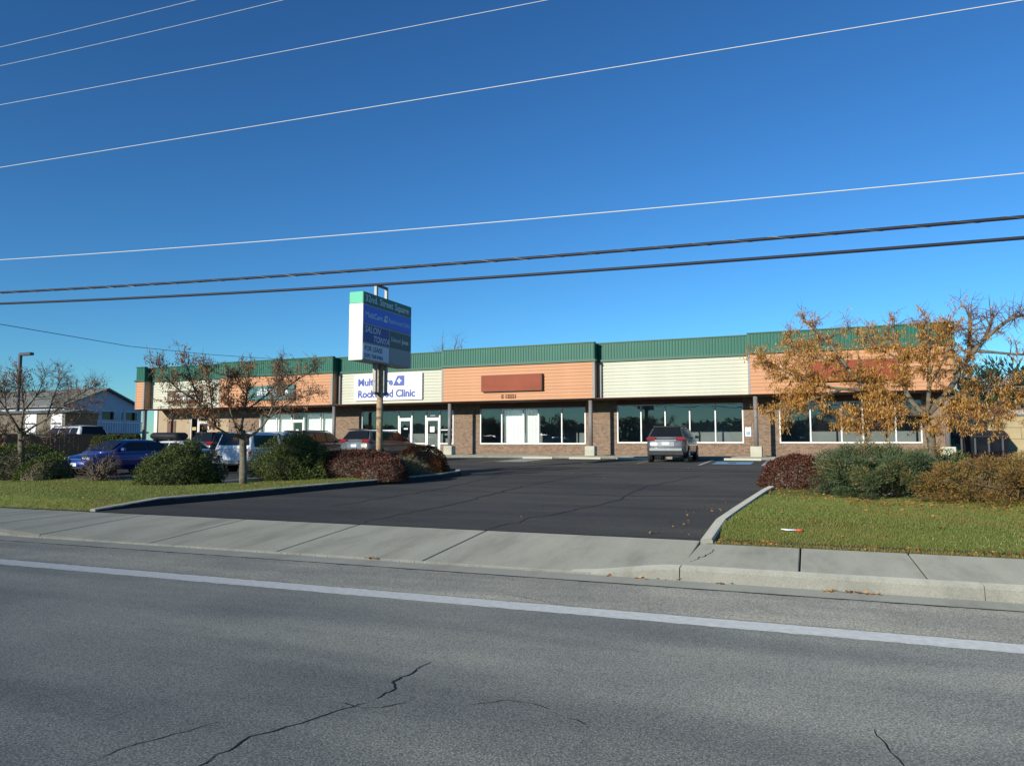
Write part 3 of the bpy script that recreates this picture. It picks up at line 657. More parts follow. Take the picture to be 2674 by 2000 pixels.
p = panel('tenant_panel', .535, 1, .475, .735, M['ejgreen']); stext('Edward', .23, M['lease'], p, .555, .635, sx=.95); stext('Jones', .23, M['text'], p, .79, .635, bold=.006, sx=.95)
p = panel('tenant_panel', .0, .52, .75, .985, M['lease']); stext('FOR LEASE', .235, M['textb'], p, .03, .855, bold=.004, sx=1.02); stext('(509) 768-9466', .20, M['textb'], p, .02, .955, bold=.003, sx=.98)
p = panel('tenant_panel', .535, 1, .75, .985, M['pgrey'])
for y in (22.60, 23.30):
    b = MB(); b.box(-14.15, -14.03, y - .06, y + .06, 3.38, PZ0 - .002); pt(b, 'frame_post', M['steel'])
    b = MB(); b.box(-14.14, -14.04, y - .05, y + .05, PZ1 + .001, 7.15); pt(b, 'frame_post', M['steel'])
b = MB(); b.box(-14.13, -14.05, 22.55, 23.35, 7.15, 7.23); pt(b, 'cross_bar', M['dsteel'])
b = MB(); b.box(-14.16, -14.02, 22.5, 23.4, 3.30, 3.378); pt(b, 'cross_bar', M['dsteel'])
b = MB(); b.tube([(-14.09, 22.95, .35), (-14.09, 22.95, 2.0), (-14.09, 22.95, PZ0 - .003)], .115, 16); po = pt(b, 'pole', M['rustpole']); po.data.polygons.foreach_set('use_smooth', [True] * len(po.data.polygons))

# ------------------------------------------------------------------ overhead lines along the road
WR = [((.00091, .00052, 12.298), .005, 'wire', 'topmost thin pale wire crossing the upper left sky corner'), ((.0012, .0105, 11.83), .005, 'wire', 'second thin pale wire from the top, upper left sky'),
      ((.0003, -.02887, 10.255), .0062, 'wire', 'third thin pale wire from the top, leaving the frame near its middle'), ((.00006, -.02323, 8.668), .0082, 'wire', 'long pale wire rising to the upper right corner'),
      ((.00065, -.02158, 5.854), .0098, 'wire', 'lowest pale wire, just above the two thick black cables'), ((.0007, -.01169, 5.130), .030, 'cable', 'upper of the two thick black cables'), ((.00082, -.01077, 4.796), .030, 'cable', 'lower of the two thick black cables, touching the pole sign top')]
for (a, b_, c), rad, m, lab in WR:
    t = MB(); XX = np.arange(-48, 22.1, 1.0); t.tube([(x, 13.5, a * x * x + b_ * x + c) for x in XX], rad, 8)
    o = t.build('overhead_wire' if m == 'wire' else 'overhead_cable', M[m], None, True); tag(o, lab, 'wire' if m == 'wire' else 'cable', 'overhead lines along the road')
    if m == 'cable' and rad == .030 and c > 5:
        t = MB(); t.tube([(x, 13.5 + .032 * math.cos(x * 9.1), a * x * x + b_ * x + c + .032 * math.sin(x * 9.1)) for x in np.arange(-48, 22, .06)], .003, 4); t.build('lashing_wire', M['steel'], o)
t = MB(); t.tube([(-29.0, 13.5, 6.5), (-29.87, 20, 6.32), (-32.0, 28, 6.5), (-32.5, 34, 6.76), (-31.44, 40.6, 7.05), (-30.5, 43, 7.3)], .014, 6); tag(t.build('service_wire', M['cable'], None, True), 'thin dark service wire sagging to the roof at left', 'wire')

# ------------------------------------------------------------------ vehicles (local: front at +y)
def carpaint(name, c, metal=.35):
    m, nt, b = nodes(name); b.inputs['Base Color'].default_value = (*c, 1); b.inputs['Metallic'].default_value = metal; b.inputs['Roughness'].default_value = .32
    b.inputs['Coat Weight'].default_value = .8; b.inputs['Coat Roughness'].default_value = .06
    tc = N(nt, 'ShaderNodeTexCoord'); n = N(nt, 'ShaderNodeTexNoise', Scale=2.5, Detail=4.0); nt.links.new(tc.outputs['Object'], n.inputs['Vector'])
    r_ = ramp(nt, [(.3, (.26, .26, .26)), (.75, (.48, .48, .48))], n.outputs['Fac']); nt.links.new(r_.outputs[0], b.inputs['Roughness']); return m
PA = dict(shaded_white=carpaint('shaded_white_paint', (.46, .49, .56), .1), grey=carpaint('grey_car_paint', (.085, .088, .10)), silver=carpaint('silver_car_paint', (.12, .118, .112)), blue=carpaint('blue_car_paint', (.008, .034, .20), .3),  # pickup body: white paint tinted blue-grey to stand in for shade
          white=carpaint('white_car_paint', (.72, .72, .72), .0), dark=carpaint('dark_car_paint', (.020, .020, .026)), maroon=carpaint('dark_maroon_paint', (.05, .03, .035)), navy=carpaint('navy_car_paint', (.010, .014, .022)))
M['cglass'] = pm('car_glass', (.012, .014, .016), .10, .1, 2, spec=.35); M['tyre'] = pm('tyre_rubber', (.018, .018, .018), .9, .2, 20); M['rim'] = pm('wheel_rim', (.38, .38, .39), .35, .1, 8, metal=.8)
M['plastic'] = pm('black_plastic', (.022, .022, .024), .7, .2, 6); M['tail'] = pm('tail_light_red', (.26, .008, .012), .15, .1, 8, spec=.7); M['lamp'] = pm('headlight_lens', (.62, .64, .66), .1, .1, 9, spec=.8)
M['capm'] = pm('orange_cap', (.62, .10, .05), .4, .08, 9); M['plate'] = pm('number_plate', (.66, .68, .70), .5, .06, 12); M['chrome'] = pm('chrome', (.65, .65, .66), .18, .05, 5, metal=.9)
def half_ring(w, zb, zt, y, c=.02):
    h = [(w * .80, zb), (w * .94, zb + .06), (w, zb + .30 * (zt - zb)), (w, zb + .62 * (zt - zb)), (w * .975, zt - .10), (w * .92, zt - .02), (w * .60, zt + c * .8), (0, zt + c)]
    return [(x, y, z) for x, z in h] + [(-x, y, z) for x, z in h[-2::-1]]
def car(name, label, loc, rz, paint, st, cabs, wheels, group=None, tails=None, heads=None, plate=None, extra=None, wr=.33):
    e = empty(name, loc, rz); tag(e, label, 'car' if 'pickup' not in name else 'pickup truck', group or 'cars parked in the lot')
    b = MB(); b.loft([half_ring(w, zb, zt, y) for y, w, zb, zt in st], True); b.build('body', paint, e, True)
    for cb in cabs:
        yr0, yr1, yf1, yf0 = cb['y']; zb, zt = cb['z']; wb, wt = cb['w']; H = zt - zb
        def ring(y, h):
            t = wb - (wb - wt) * h
            hh = [(wb, zb - .08), (wb - (wb - wt) * .0, zb), (wb - (wb - wt) * h * .92, zb + .86 * h * H), (t - .10 * h, zb + .98 * h * H), (t * .5, zb + h * H * 1.0 + .015 * h), (0, zb + h * H + .02 * h)]
            return [(x, y, z) for x, z in hh] + [(-x, y, z) for x, z in hh[-2::-1]]
        c = MB(); c.loft([ring(yr0, .02), ring((yr0 + yr1) / 2, .5), ring(yr1, .955), ring(yr1 + .25, .99), ring((yr1 + yf1) / 2, 1), ring(yf1 - .25, .985), ring(yf1, .95), ring((yf1 + yf0) / 2, .5), ring(yf0, .02)], True)
        c.build('cabin' if cb.get('n') is None else cb['n'], cb.get('paint', paint), e, True)
        def front(h): return yf0 + (yf1 - yf0) * h
        def rear(h): return yr0 + (yr1 - yr0) * h
        # windscreen and rear window, a little proud of the cabin
        for nm, fn, sg in (('windscreen', front, 1), ('rear_window', rear, -1)):
            if nm == 'windscreen' and cb.get('nofront'): continue
            h0, h1 = (.10, .90) if nm == 'windscreen' else (.16, .86); q = []
            for h, s2 in ((h0, -1), (h0, 1), (h1, 1), (h1, -1)):
                wd = wb - (wb - wt) * h - (.13 if h > .5 else .09); q.append(Vector((s2 * wd, fn(h) + sg * .03, zb + h * H + .035)))
            g = MB(); off = Vector((0, sg * .012, .006)); g.add([tuple(p) for p in q] + [tuple(p + off) for p in q], [(0, 1, 2, 3), (7, 6, 5, 4), (0, 4, 5, 1), (1, 5, 6, 2), (2, 6, 7, 3), (3, 7, 4, 0)]); g.build(nm, M['cglass'], e)
        for s2 in (-1, 1):
            for y0, y1 in cb['win']:
                q = []
                for h, yy in ((.10, y0), (.10, y1), (.80, y1), (.80, y0)):
                    yy = min(max(yy, rear(h) + .10), front(h) - .12); q.append(Vector((s2 * (wb - (wb - wt) * h * .92 / .86 * .98 + .012), yy, zb + h * H)))
                if (q[1] - q[0]).length < .1: continue
                g = MB(); off = Vector((s2 * .01, 0, .002)); g.add([tuple(p) for p in q] + [tuple(p + off) for p in q], [(0, 1, 2, 3), (7, 6, 5, 4), (0, 4, 5, 1), (1, 5, 6, 2), (2, 6, 7, 3), (3, 7, 4, 0)]); g.build('side_window', M['cglass'], e)
    hw = st[len(st) // 2][1]
    for s2 in (-1, 1):
        for y in wheels:
            a = MB(); a.lathe([(wr + .07, s2 * (hw - .10)), (wr + .07, s2 * (hw + .004))], 'x', (0, y, wr + .02), 22); a.build('wheel_arch', M['plastic'], e)
            t = MB(); x0, x1 = hw - .20, hw + .018; pr = [(wr - .10, x0), (wr - .02, x0), (wr, x0 + .03), (wr, x1 - .03), (wr - .02, x1), (wr - .10, x1)]
            t.lathe([(r_, s2 * x) for r_, x in pr], 'x', (0, y, wr), 22); wo = t.build('wheel', M['tyre'], e, True)
            rm_ = MB(); rm_.lathe([(wr - .10, s2 * (x1 + .001)), (wr - .12, s2 * (x1 - .03)), (.05, s2 * (x1 - .03)), (.04, s2 * x1)], 'x', (0, y, wr), 18)
            rm_.build('rim', M['rim'], wo, True)
    for bx in (tails or []):
        for s2 in (-1, 1):
            t = MB(); x0, x1, y0, y1, z0, z1 = bx; X0, X1 = sorted((s2 * x0, s2 * x1)); t.bbox(X0, X1, y0, y1, z0, z1, .012); t.build('tail_light', M['tail'], e)
    for bx in (heads or []):
        for s2 in (-1, 1):
            t = MB(); x0, x1, y0, y1, z0, z1 = bx; X0, X1 = sorted((s2 * x0, s2 * x1)); t.bbox(X0, X1, y0, y1, z0, z1, .012); t.build('headlight', M['lamp'], e)
    if plate: t = MB(); t.box(*plate); t.build('number_plate', M['plate'], e)
    for s2 in (-1, 1):
        cb = cabs[0]; y = cb['y'][3] - .45; z = cb['z'][0] + .09; t = MB(); X0, X1 = sorted((s2 * (hw - .02), s2 * (hw + .17))); t.bbox(X0, X1, y - .05, y + .06, z - .03, z + .10, .02); t.build('mirror', paint, e)
    for nm, m, bx in (extra or []):
        t = MB(); t.bbox(*bx, .008); t.build(nm, m, e)
    return e
SUV = [(-2.30, .74, .55, .98), (-2.24, .86, .40, 1.06), (-2.0, .915, .30, 1.12), (-1.2, .93, .26, 1.11), (0, .93, .25, 1.09), (1.0, .93, .26, 1.06), (1.45, .925, .27, 1.03), (2.0, .89, .30, .95), (2.22, .80, .36, .84), (2.30, .66, .42, .74)]
def suv_cab(zt=1.66): return [dict(y=(-2.22, -1.86, .38, 1.28), z=(1.06, zt), w=(.87, .66), win=[(-1.85, -1.25), (-1.18, -.25), (-.17, 1.2)])]
suv_ex = [('bumper', M['plastic'], (-.80, .80, -2.34, -2.1, .34, .52)), ('bumper_strip', M['chrome'], (-.74, .74, -2.345, -2.2, .53, .66)), ('roof_rail', M['dsteel'], (-.66, -.62, -1.7, .2, 1.655, 1.70)), ('roof_rail', M['dsteel'], (.62, .66, -1.7, .2, 1.655, 1.70)),
          ('spoiler', M['plastic'], (-.60, .60, -2.0, -1.72, 1.62, 1.675)), ('tailgate_trim', M['chrome'], (-.50, .50, -2.325, -2.28, .98, 1.04)), ('plate_recess', M['chrome'], (-.40, .40, -2.318, -2.28, .74, .95))]
suv_t = [(.46, .88, -2.30, -2.0, 1.03, 1.15)]
car('suv', 'grey compact suv parked nose-in at the shop windows', (-6.06, 36.95, .70), R(0), PA['grey'], SUV, suv_cab(), (-1.42, 1.38), tails=suv_t, heads=[(.50, .82, 2.05, 2.24, .78, .90)], plate=(-.16, .16, -2.33, -2.315, .80, .93), extra=suv_ex, wr=.35)
car('suv', 'silver grey suv parked behind the burgundy hedge near the clinic', (-20.1, 33.0, .60), R(-4), PA['silver'], SUV, suv_cab(1.60), (-1.42, 1.38), tails=suv_t, heads=[(.50, .82, 2.05, 2.24, .78, .90)], plate=(-.16, .16, -2.33, -2.315, .80, .93), extra=suv_ex, wr=.35)
car('suv', 'black suv with red tail lights left of the pickup truck', (-30.4, 33.6, .50), R(0), PA['dark'], SUV, suv_cab(1.66), (-1.42, 1.38), tails=suv_t, plate=(-.16, .16, -2.33, -2.315, .80, .93), extra=suv_ex, wr=.35)
car('suv', 'dark maroon suv showing its roof above the green juniper', (-24.6, 33.6, .55), R(3), PA['maroon'], SUV, suv_cab(1.66), (-1.42, 1.38), tails=suv_t, extra=suv_ex, wr=.35)
SED = [(-2.2, .66, .50, .90), (-2.14, .78, .38, .96), (-1.9, .83, .28, .99), (-1.0, .85, .22, .95), (0, .85, .20, .92), (.9, .85, .22, .90), (1.35, .845, .24, .86), (1.9, .80, .26, .76), (2.12, .70, .30, .66), (2.2, .56, .36, .58)]
sed_cab = [dict(y=(-2.0, -1.15, .25, 1.2), z=(.90, 1.40), w=(.79, .58), win=[(-1.9, -.65), (-.57, 1.1)])]
sed_h = [(.36, .74, 1.98, 2.13, .60, .72)]
car('hatchback', 'blue hatchback car facing the lawn behind the dead shrub', (-26.3, 22.9, lot_z(-26, 22)), R(180), PA['blue'], SED, sed_cab, (-1.30, 1.28), heads=sed_h, tails=[(.5, .78, -2.2, -2.05, .74, .92)], plate=(-.16, .16, 2.20, 2.215, .38, .50),
    extra=[('grille', M['chrome'], (-.34, .34, 2.10, 2.165, .63, .66)), ('air_intake', M['plastic'], (-.5, .5, 2.12, 2.20, .28, .35))], wr=.30)
car('sedan', 'white sedan with black cargo box on its roof beyond the blue hatchback', (-29.6, 28.6, .30), R(88), PA['white'], SED, sed_cab, (-1.30, 1.28), heads=sed_h, tails=[(.5, .78, -2.2, -2.05, .74, .92)], wr=.30)
cbx = MB(); cbx.bbox(-.42, .42, -1.1, .75, 0, .34, .10); e = empty('roof_box', (-29.9, 28.6, .30 + 1.47), R(88)); tag(e, 'black cargo box strapped on the white sedan roof', 'roof box'); cbx.build('box_shell', M['plastic'], e, True)
for y in (-.7, .35):
    t = MB(); t.box(-.5, .5, y - .03, y + .03, -.06, -.002); t.build('rack_bar', M['dsteel'], e)
PKS = [(-2.75, .80, .55, 1.02), (-2.70, .90, .42, 1.06), (-2.4, .93, .40, 1.08), (-.6, .93, .38, 1.08), (.3, .93, .38, 1.07), (1.4, .93, .40, 1.06), (2.2, .90, .42, .98), (2.6, .82, .45, .90), (2.72, .68, .5, .80)]
pcab = [dict(y=(-.62, -.42, .75, 1.5), z=(1.06, 1.76), w=(.85, .68), win=[(-.5, .25), (.33, 1.4)]), dict(y=(-2.66, -2.45, -.75, -.66), z=(1.06, 1.74), w=(.86, .72), win=[(-2.4, -.9)], n='canopy', nofront=True, paint=PA['white'])]
car('pickup', 'white pickup truck, its shade painted blue-grey, with a white canopy over its bed, rear towards the road', (-21.5, 26.5, .30), R(2), PA['shaded_white'], PKS, pcab, (-1.75, 1.75), tails=[(.80, .90, -2.74, -2.66, .76, .96)], plate=(-.16, .16, -2.775, -2.755, .58, .70),
    extra=[('bumper', M['chrome'], (-.85, .85, -2.86, -2.70, .46, .62)), ('tailgate', PA['shaded_white'], (-.74, .74, -2.772, -2.70, .66, 1.05))], wr=.37)
car('suv', 'white suv seen above the black board fence at far left', (-42.6, 33.2, .72), R(84), PA['white'], SUV, suv_cab(1.72), (-1.42, 1.38), tails=suv_t, extra=suv_ex, wr=.35).scale = (1.12, 1.12, 1.12)
e = empty('waste_container', (8.35, 45.2, .74), R(-3)); tag(e, 'dark blue steel waste container in front of the tan wall', 'container')
b = MB(); b.loft([[(-1.1, -.55, 0), (1.1, -.55, 0), (1.1, .75, 0), (-1.1, .75, 0)], [(-1.2, -.8, 1.15), (1.2, -.8, 1.15), (1.2, .8, 1.45), (-1.2, .8, 1.45)]], True); b.build('bin_body', PA['navy'], e)
for x in (-.9, -.3, .3, .9): b = MB(); b.box(x - .04, x + .04, -.86, -.60, .1, 1.1); b.build('rib', M['dsteel'], e)
b = MB(); b.loft([[(-1.22, -.84, 1.16), (1.22, -.84, 1.16), (1.22, .84, 1.46), (-1.22, .84, 1.46)], [(-1.22, -.84, 1.21), (1.22, -.84, 1.21), (1.22, .84, 1.51), (-1.22, .84, 1.51)]], True); b.build('lid', M['plastic'], e)

# ------------------------------------------------------------------ wheel stops and stall paint
def stop(x, y, L, z, rz=0):
    mb = MB(); mb.loft([[(a, -.08, 0), (a, -.055, .10), (a, .055, .10), (a, .08, 0)] for a in (-L / 2, -L / 2 + .03, L / 2 - .03, L / 2)], True); o = mb.build('wheel_stop', M['block']); o.location = (x, y, z); o.rotation_euler = (0, 0, rz); return o
sl_ = [(-13.7, 38.6, 'pale concrete wheel stop left of the others before the blinds window'), (-11.0, 38.5, 'pale concrete wheel stop in front of the red blank sign column'), (-8.4, 38.4, 'pale concrete wheel stop just left of the grey suv'), (-2.95, 38.2, 'pale concrete wheel stop by the blue painted bay')]
for x, y, lab in sl_: tag(stop(x, y, 1.75, lot_z(x, y) + .002, R(-2)), lab, 'wheel stop', 'wheel stops along the shops')
for k, x in enumerate((-24.3, -21.9, -19.4, -16.7)):
    tag(stop(x, 18.02, 1.75, lot_z(x, 18) + .002), ['pale wheel stop beside the left tree trunk', 'pale wheel stop in front of the blue hatchback', 'pale wheel stop between dead shrub and green juniper', 'pale wheel stop behind the bare tree trunk'][k], 'wheel stop', 'wheel stops along the lawn')
def mark(name, x0, x1, y0, y1, m):
    mb = MB(); ny = max(1, int((y1 - y0) / .5)); ys = np.linspace(y0, y1, ny + 1)
    for y in ys: mb.v += [(x0, y, lot_z(x0, y) + .006), (x1, y, lot_z(x1, y) + .006)]
    mb.f = [(2 * i, 2 * i + 1, 2 * i + 3, 2 * i + 2) for i in range(ny)]; return mb.build(name, m, lot)
for x in (-14.9, -12.3, -9.7, -7.2): mark('stall_line', x - .05, x + .05, 33.6, 38.4, M['ypaint'])
for x in (-4.35, -1.75): mark('stall_line', x - .07, x + .07, 33.0, 38.6, M['wpaint'])
mark('blue_bay', -3.95, -2.3, 34.0, 36.4, M['bpaint']); mark('bay_symbol', -3.35, -3.0, 34.6, 35.8, M['wpaint'])
mark('concrete_patch', -14.6, -12.9, 34.5, 38.2, M['gutter'])
for x in (-28.6, -25.6, -23.1, -20.6, -18.1): mark('stall_line', x - .05, x + .05, 18.2, 23.2, M['wpaint'])

# ------------------------------------------------------------------ trees with limbs laid out one by one
def tree(name, label, loc, rz, limbs, seed, per_m=6, blen=(.35, .8), twigs=5, tlen=(.15, .4), leafp=None, leafm='gold', nleaf=4, leafsz=((.07, .13), (.025, .045)), up=.35, bark='bark', twigbark='barkd', reach=1.0, droop=.8):
    r = random.Random(seed); e = empty(name, loc, rz); tag(e, label, 'tree')
    big = MB(); small = MB(); LP = []; LD = []
    def rv():
        while True:
            v = Vector((r.uniform(-1, 1), r.uniform(-1, 1), r.uniform(-1, 1)))
            if .05 < v.length < 1: return v.normalized()
    def wander(p, d, L, n, cur, grav):
        pts = [p.copy()]
        for i in range(n):
            d = (d + rv() * cur + Vector((0, 0, grav))).normalized(); p = p + d * (L / n); pts.append(p.copy())
        return pts
    for pts, r0, r1 in limbs:
        P = [Vector(p) for p in pts]; Q = []
        # smooth the limb and give it small kinks
        for i in range(len(P) - 1):
            a, b_ = P[i], P[i + 1]; k = max(2, int((b_ - a).length / .18))
            for j in range(k): Q.append(a.lerp(b_, j / k) + rv() * (.018 if i or j else 0))
        Q.append(P[-1])
        for _ in range(2): Q = [Q[0]] + [(Q[i - 1] + Q[i] * 2 + Q[i + 1]) / 4 for i in range(1, len(Q) - 1)] + [Q[-1]]
        n = len(Q); rad = [(r0 + (r1 - r0) * (i / (n - 1)) ** .8) * (1 + r.uniform(-.08, .12)) for i in range(n)]
        big.tube(Q, rad, 8)
        Ltot = sum((Q[i + 1] - Q[i]).length for i in range(n - 1)); start = 0.30 if r0 < .09 else .8
        for _ in range(int(Ltot * per_m * (1 - start) / .7)):
            t = r.uniform(start, 1) * (n - 1); i = min(int(t), n - 2); p = Q[i].lerp(Q[i + 1], t - i); d = (Q[i + 1] - Q[i]).normalized()
            bd = (d * .5 + rv() * .9 + Vector((0, 0, up))).normalized(); L = r.uniform(*blen) * reach * (1.15 - .4 * t / n)
            bp = wander(p, bd, L, 4, .25, .05); br = min(rad[i] * .5, .016)
            small.tube(bp, [br, br * .8, br * .6, br * .45, br * .3], 4, False)
            for q in range(twigs):
                s = r.uniform(.15, 1) * 4; j = min(int(s), 3); tp = bp[j].lerp(bp[j + 1], s - j); td = ((bp[j + 1] - bp[j]).normalized() * .5 + rv() * .9 + Vector((0, 0, .15))).normalized()
                tw = wander(tp, td, r.uniform(*tlen), 3, .3, -.03); small.tube(tw, [.006, .005, .004, .0025], 3, False)
                if leafp:
                    pr = leafp(tp)
                    for c in tw[1:]:
                        if r.random() < pr:
                            for _ in range(nleaf): LP.append(c + rv() * .05); LD.append(Vector((r.gauss(0, .35), r.gauss(0, .35), -droop + r.gauss(0, .3))))
    big.build('trunk', M[bark], e, True); tag(small.build('twigs', M[twigbark], e, True), kind='stuff')
    if LP:
        P = np.array([tuple(p) for p in LP]); D = np.array([tuple(d) for d in LD]); rr_ = np.random.default_rng(seed)
        leafcloud('crown', P, D, rr_.uniform(*leafsz[0], len(P)), rr_.uniform(*leafsz[1], len(P)), LM[leafm], e, seed)
    return e
# golden honey locust on the right-hand lawn (x to the right, z up from its foot)
def px(l, x0, y0, k, dep): return [((a - x0) / k, d * dep, (y0 - b) / k) for a, b, d in l]
RT = [  # drawn as offsets: (right, up, depth)
    ([(2020, 1062, 0), (2017, 1000, 0), (2015, 950, 0), (2003, 905, 0)], .105, .085),
    ([(2003, 908, 0), (1975, 893, -.3), (1940, 873, -.7), (1900, 850, -1.0), (1872, 815, -1.2), (1856, 790, -1.2), (1834, 752, -1.2), (1806, 717, -1.1), (1775, 690, -1)], .085, .022),
    ([(1900, 850, -1.0), (1850, 850, -1.4), (1800, 838, -1.6), (1755, 815, -1.7), (1718, 790, -1.7), (1695, 775, -1.6)], .045, .014),
    ([(1856, 790, -1.2), (1790, 770, -.7), (1752, 742, -.3), (1735, 720, 0)], .035, .012),
    ([(1850, 850, -1.4), (1790, 872, -1.6), (1740, 888, -1.7), (1705, 895, -1.6)], .032, .010),
    ([(2005, 905, 0), (1978, 870, .3), (1963, 836, .5), (1974, 787, .6), (1955, 755, .7), (1945, 710, .8), (1950, 680, .8)], .075, .022),
    ([(1974, 787, .6), (1925, 750, 1.0), (1890, 720, 1.2), (1850, 690, 1.3)], .038, .012),
    ([(2010, 900, 0), (2016, 839, -.2), (2016, 785, -.3), (2018, 734, -.4), (2022, 700, -.4)], .06, .020),
    ([(2016, 839, -.2), (2045, 790, -.5), (2062, 745, -.6), (2058, 705, -.6)], .036, .012),
    ([(2012, 898, 0), (2040, 868, .3), (2066, 826, .5), (2093, 776, .7), (2121, 742, .8), (2170, 695, .8), (2212, 688, .7), (2275, 690, .6)], .078, .028),
    ([(2093, 776, .7), (2098, 735, .8), (2100, 695, .9), (2098, 675, .9)], .05, .028), ([(2121, 742, .8), (2140, 700, 1.0), (2143, 680, 1.1)], .042, .026),
    ([(2110, 764, .75), (2160, 772, .6), (2200, 785, .4), (2260, 760, .3)], .036, .014),
    ([(2040, 868, .3), (2085, 860, 0), (2140, 845, -.2), (2200, 850, -.3), (2260, 870, -.3)], .05, .014),
    ([(2010, 905, 0), (1960, 905, -.9), (1905, 905, -1.4), (1860, 918, -1.6)], .04, .010),
    ([(2012, 912, 0), (2050, 900, -.8), (2090, 905, -1.2), (2125, 925, -1.3)], .036, .010),
    ([(2085, 860, 0), (2110, 890, -.6), (2150, 915, -.8)], .026, .009)]
limbs = [(px(l, 2020, 1062, 90, .9), a, b_) for l, a, b_ in RT]
def rleaf(p):
    z, x = p.z, p.x
    k = .95 if z < 3.0 else max(.12, .95 - (z - 3.0) * .62)
    if x > .9: k *= .45 if z < 2.6 else .12
    return k
tree('locust_tree', 'golden leaved locust tree with drooping dry leaves on the right lawn', (2.82, 20.3, lawn_z(2.8, 20.3) - .02), R(-8), limbs, 11, 12, (.25, .65), 6, (.15, .36), rleaf, 'gold', 10, ((.05, .11), (.010, .020)), .15, 'bark', 'barkr')
LT = [([(547, 1049, 0), (546, 1000, 0), (545, 960, 0), (542, 930, 0)], .115, .10),
      ([(541, 945, 0), (520, 942, -.3), (512, 938, -.5), (490, 925, -.7), (470, 907, -.8), (457, 875, -.8), (447, 843, -.8), (436, 811, -.7), (420, 776, -.6)], .055, .016),
      ([(457, 875, -.8), (430, 855, -1.1), (408, 841, -1.2), (391, 818, -1.2), (378, 800, -1.2)], .028, .011), ([(490, 925, -.7), (480, 880, -.3), (475, 854, 0), (469, 818, .1), (462, 790, .2)], .034, .012),
      ([(541, 935, 0), (539, 917, .2), (548, 885, .3), (550, 853, .3), (552, 822, .3), (550, 790, .3)], .06, .018), ([(530, 925, .2), (515, 890, .6), (510, 850, .8), (506, 801, .9)], .036, .012),
      ([(548, 946, 0), (562, 943, -.2), (579, 927, -.3), (596, 906, -.4), (604, 875, -.5), (613, 858, -.5), (642, 828, -.6), (678, 805, -.6), (695, 795, -.6)], .055, .014),
      ([(613, 858, -.5), (618, 825, -.3), (613, 785, -.2)], .032, .013), ([(550, 885, .3), (575, 865, .6), (600, 840, .8), (625, 810, .9), (640, 790, 1)], .034, .012), ([(596, 906, -.4), (625, 880, -.9), (655, 862, -1.1), (690, 850, -1.2)], .026, .010),
      ([(470, 907, -.8), (440, 895, -.4), (415, 880, -.2), (395, 868, 0)], .026, .010), ([(550, 853, .3), (530, 830, .8), (520, 805, 1.0)], .026, .011)]
limbs = [(px(l, 547, 1049, 77, .9), a * (1 if i == 0 else .8), b_ * .8) for i, (l, a, b_) in enumerate(LT)]
tree('bare_tree', 'nearly bare pollarded tree with few rusty leaves beside the green junipers', (-14.87, 17.0, lawn_z(-14.87, 17.0) - .02), R(40), limbs, 21, 19, (.25, .6), 8, (.10, .30), lambda p: (.36 if p.x < .3 else .2) * (1.3 if p.z < 2.4 else 1), 'rust', 2, ((.05, .09), (.02, .035)), .4, 'bark', 'barkd')
FT = [([(60, 1035, 0), (61, 985, 0), (60, 945, 0), (58, 920, 0)], .13, .10), ([(58, 930, 0), (45, 905, -.3), (30, 880, -.5), (10, 850, -.6), (-10, 820, -.6)], .05, .014), ([(50, 945, -.1), (30, 935, -.6), (10, 915, -.9), (-20, 900, -1)], .04, .012),
      ([(58, 920, 0), (62, 880, .2), (58, 845, .3), (48, 815, .3), (45, 795, .3)], .055, .015), ([(62, 935, 0), (80, 915, -.2), (104, 905, -.4), (128, 870, -.5), (150, 855, -.5), (178, 835, -.6), (205, 815, -.6)], .05, .012),
      ([(104, 905, -.4), (112, 870, .1), (118, 835, .3), (128, 805, .4), (140, 790, .4)], .036, .012), ([(62, 880, .2), (80, 850, .5), (92, 825, .6), (98, 800, .6)], .034, .012), ([(128, 870, -.5), (150, 880, -1), (175, 875, -1.1), (195, 860, -1.2)], .024, .009),
      ([(60, 925, 0), (85, 935, -.8), (110, 945, -1.1), (135, 930, -1.2)], .03, .010), ([(30, 880, -.5), (25, 840, -.2), (20, 810, 0)], .03, .012)]
limbs = [(px(l, 60, 1035, 67, .9), a * (1 if i == 0 else .8), b_ * .8) for i, (l, a, b_) in enumerate(FT)]
tree('bare_tree', 'twiggy bare tree at the far left edge behind the dark hedge', (-24.1, 17.05, lawn_z(-24.1, 17) - .02), R(53), limbs, 31, 16, (.35, .75), 7, (.15, .36), lambda p: .30 if p.x < .2 else .10, 'rust', 2, ((.06, .10), (.02, .04)), .35, 'bark', 'barkd')

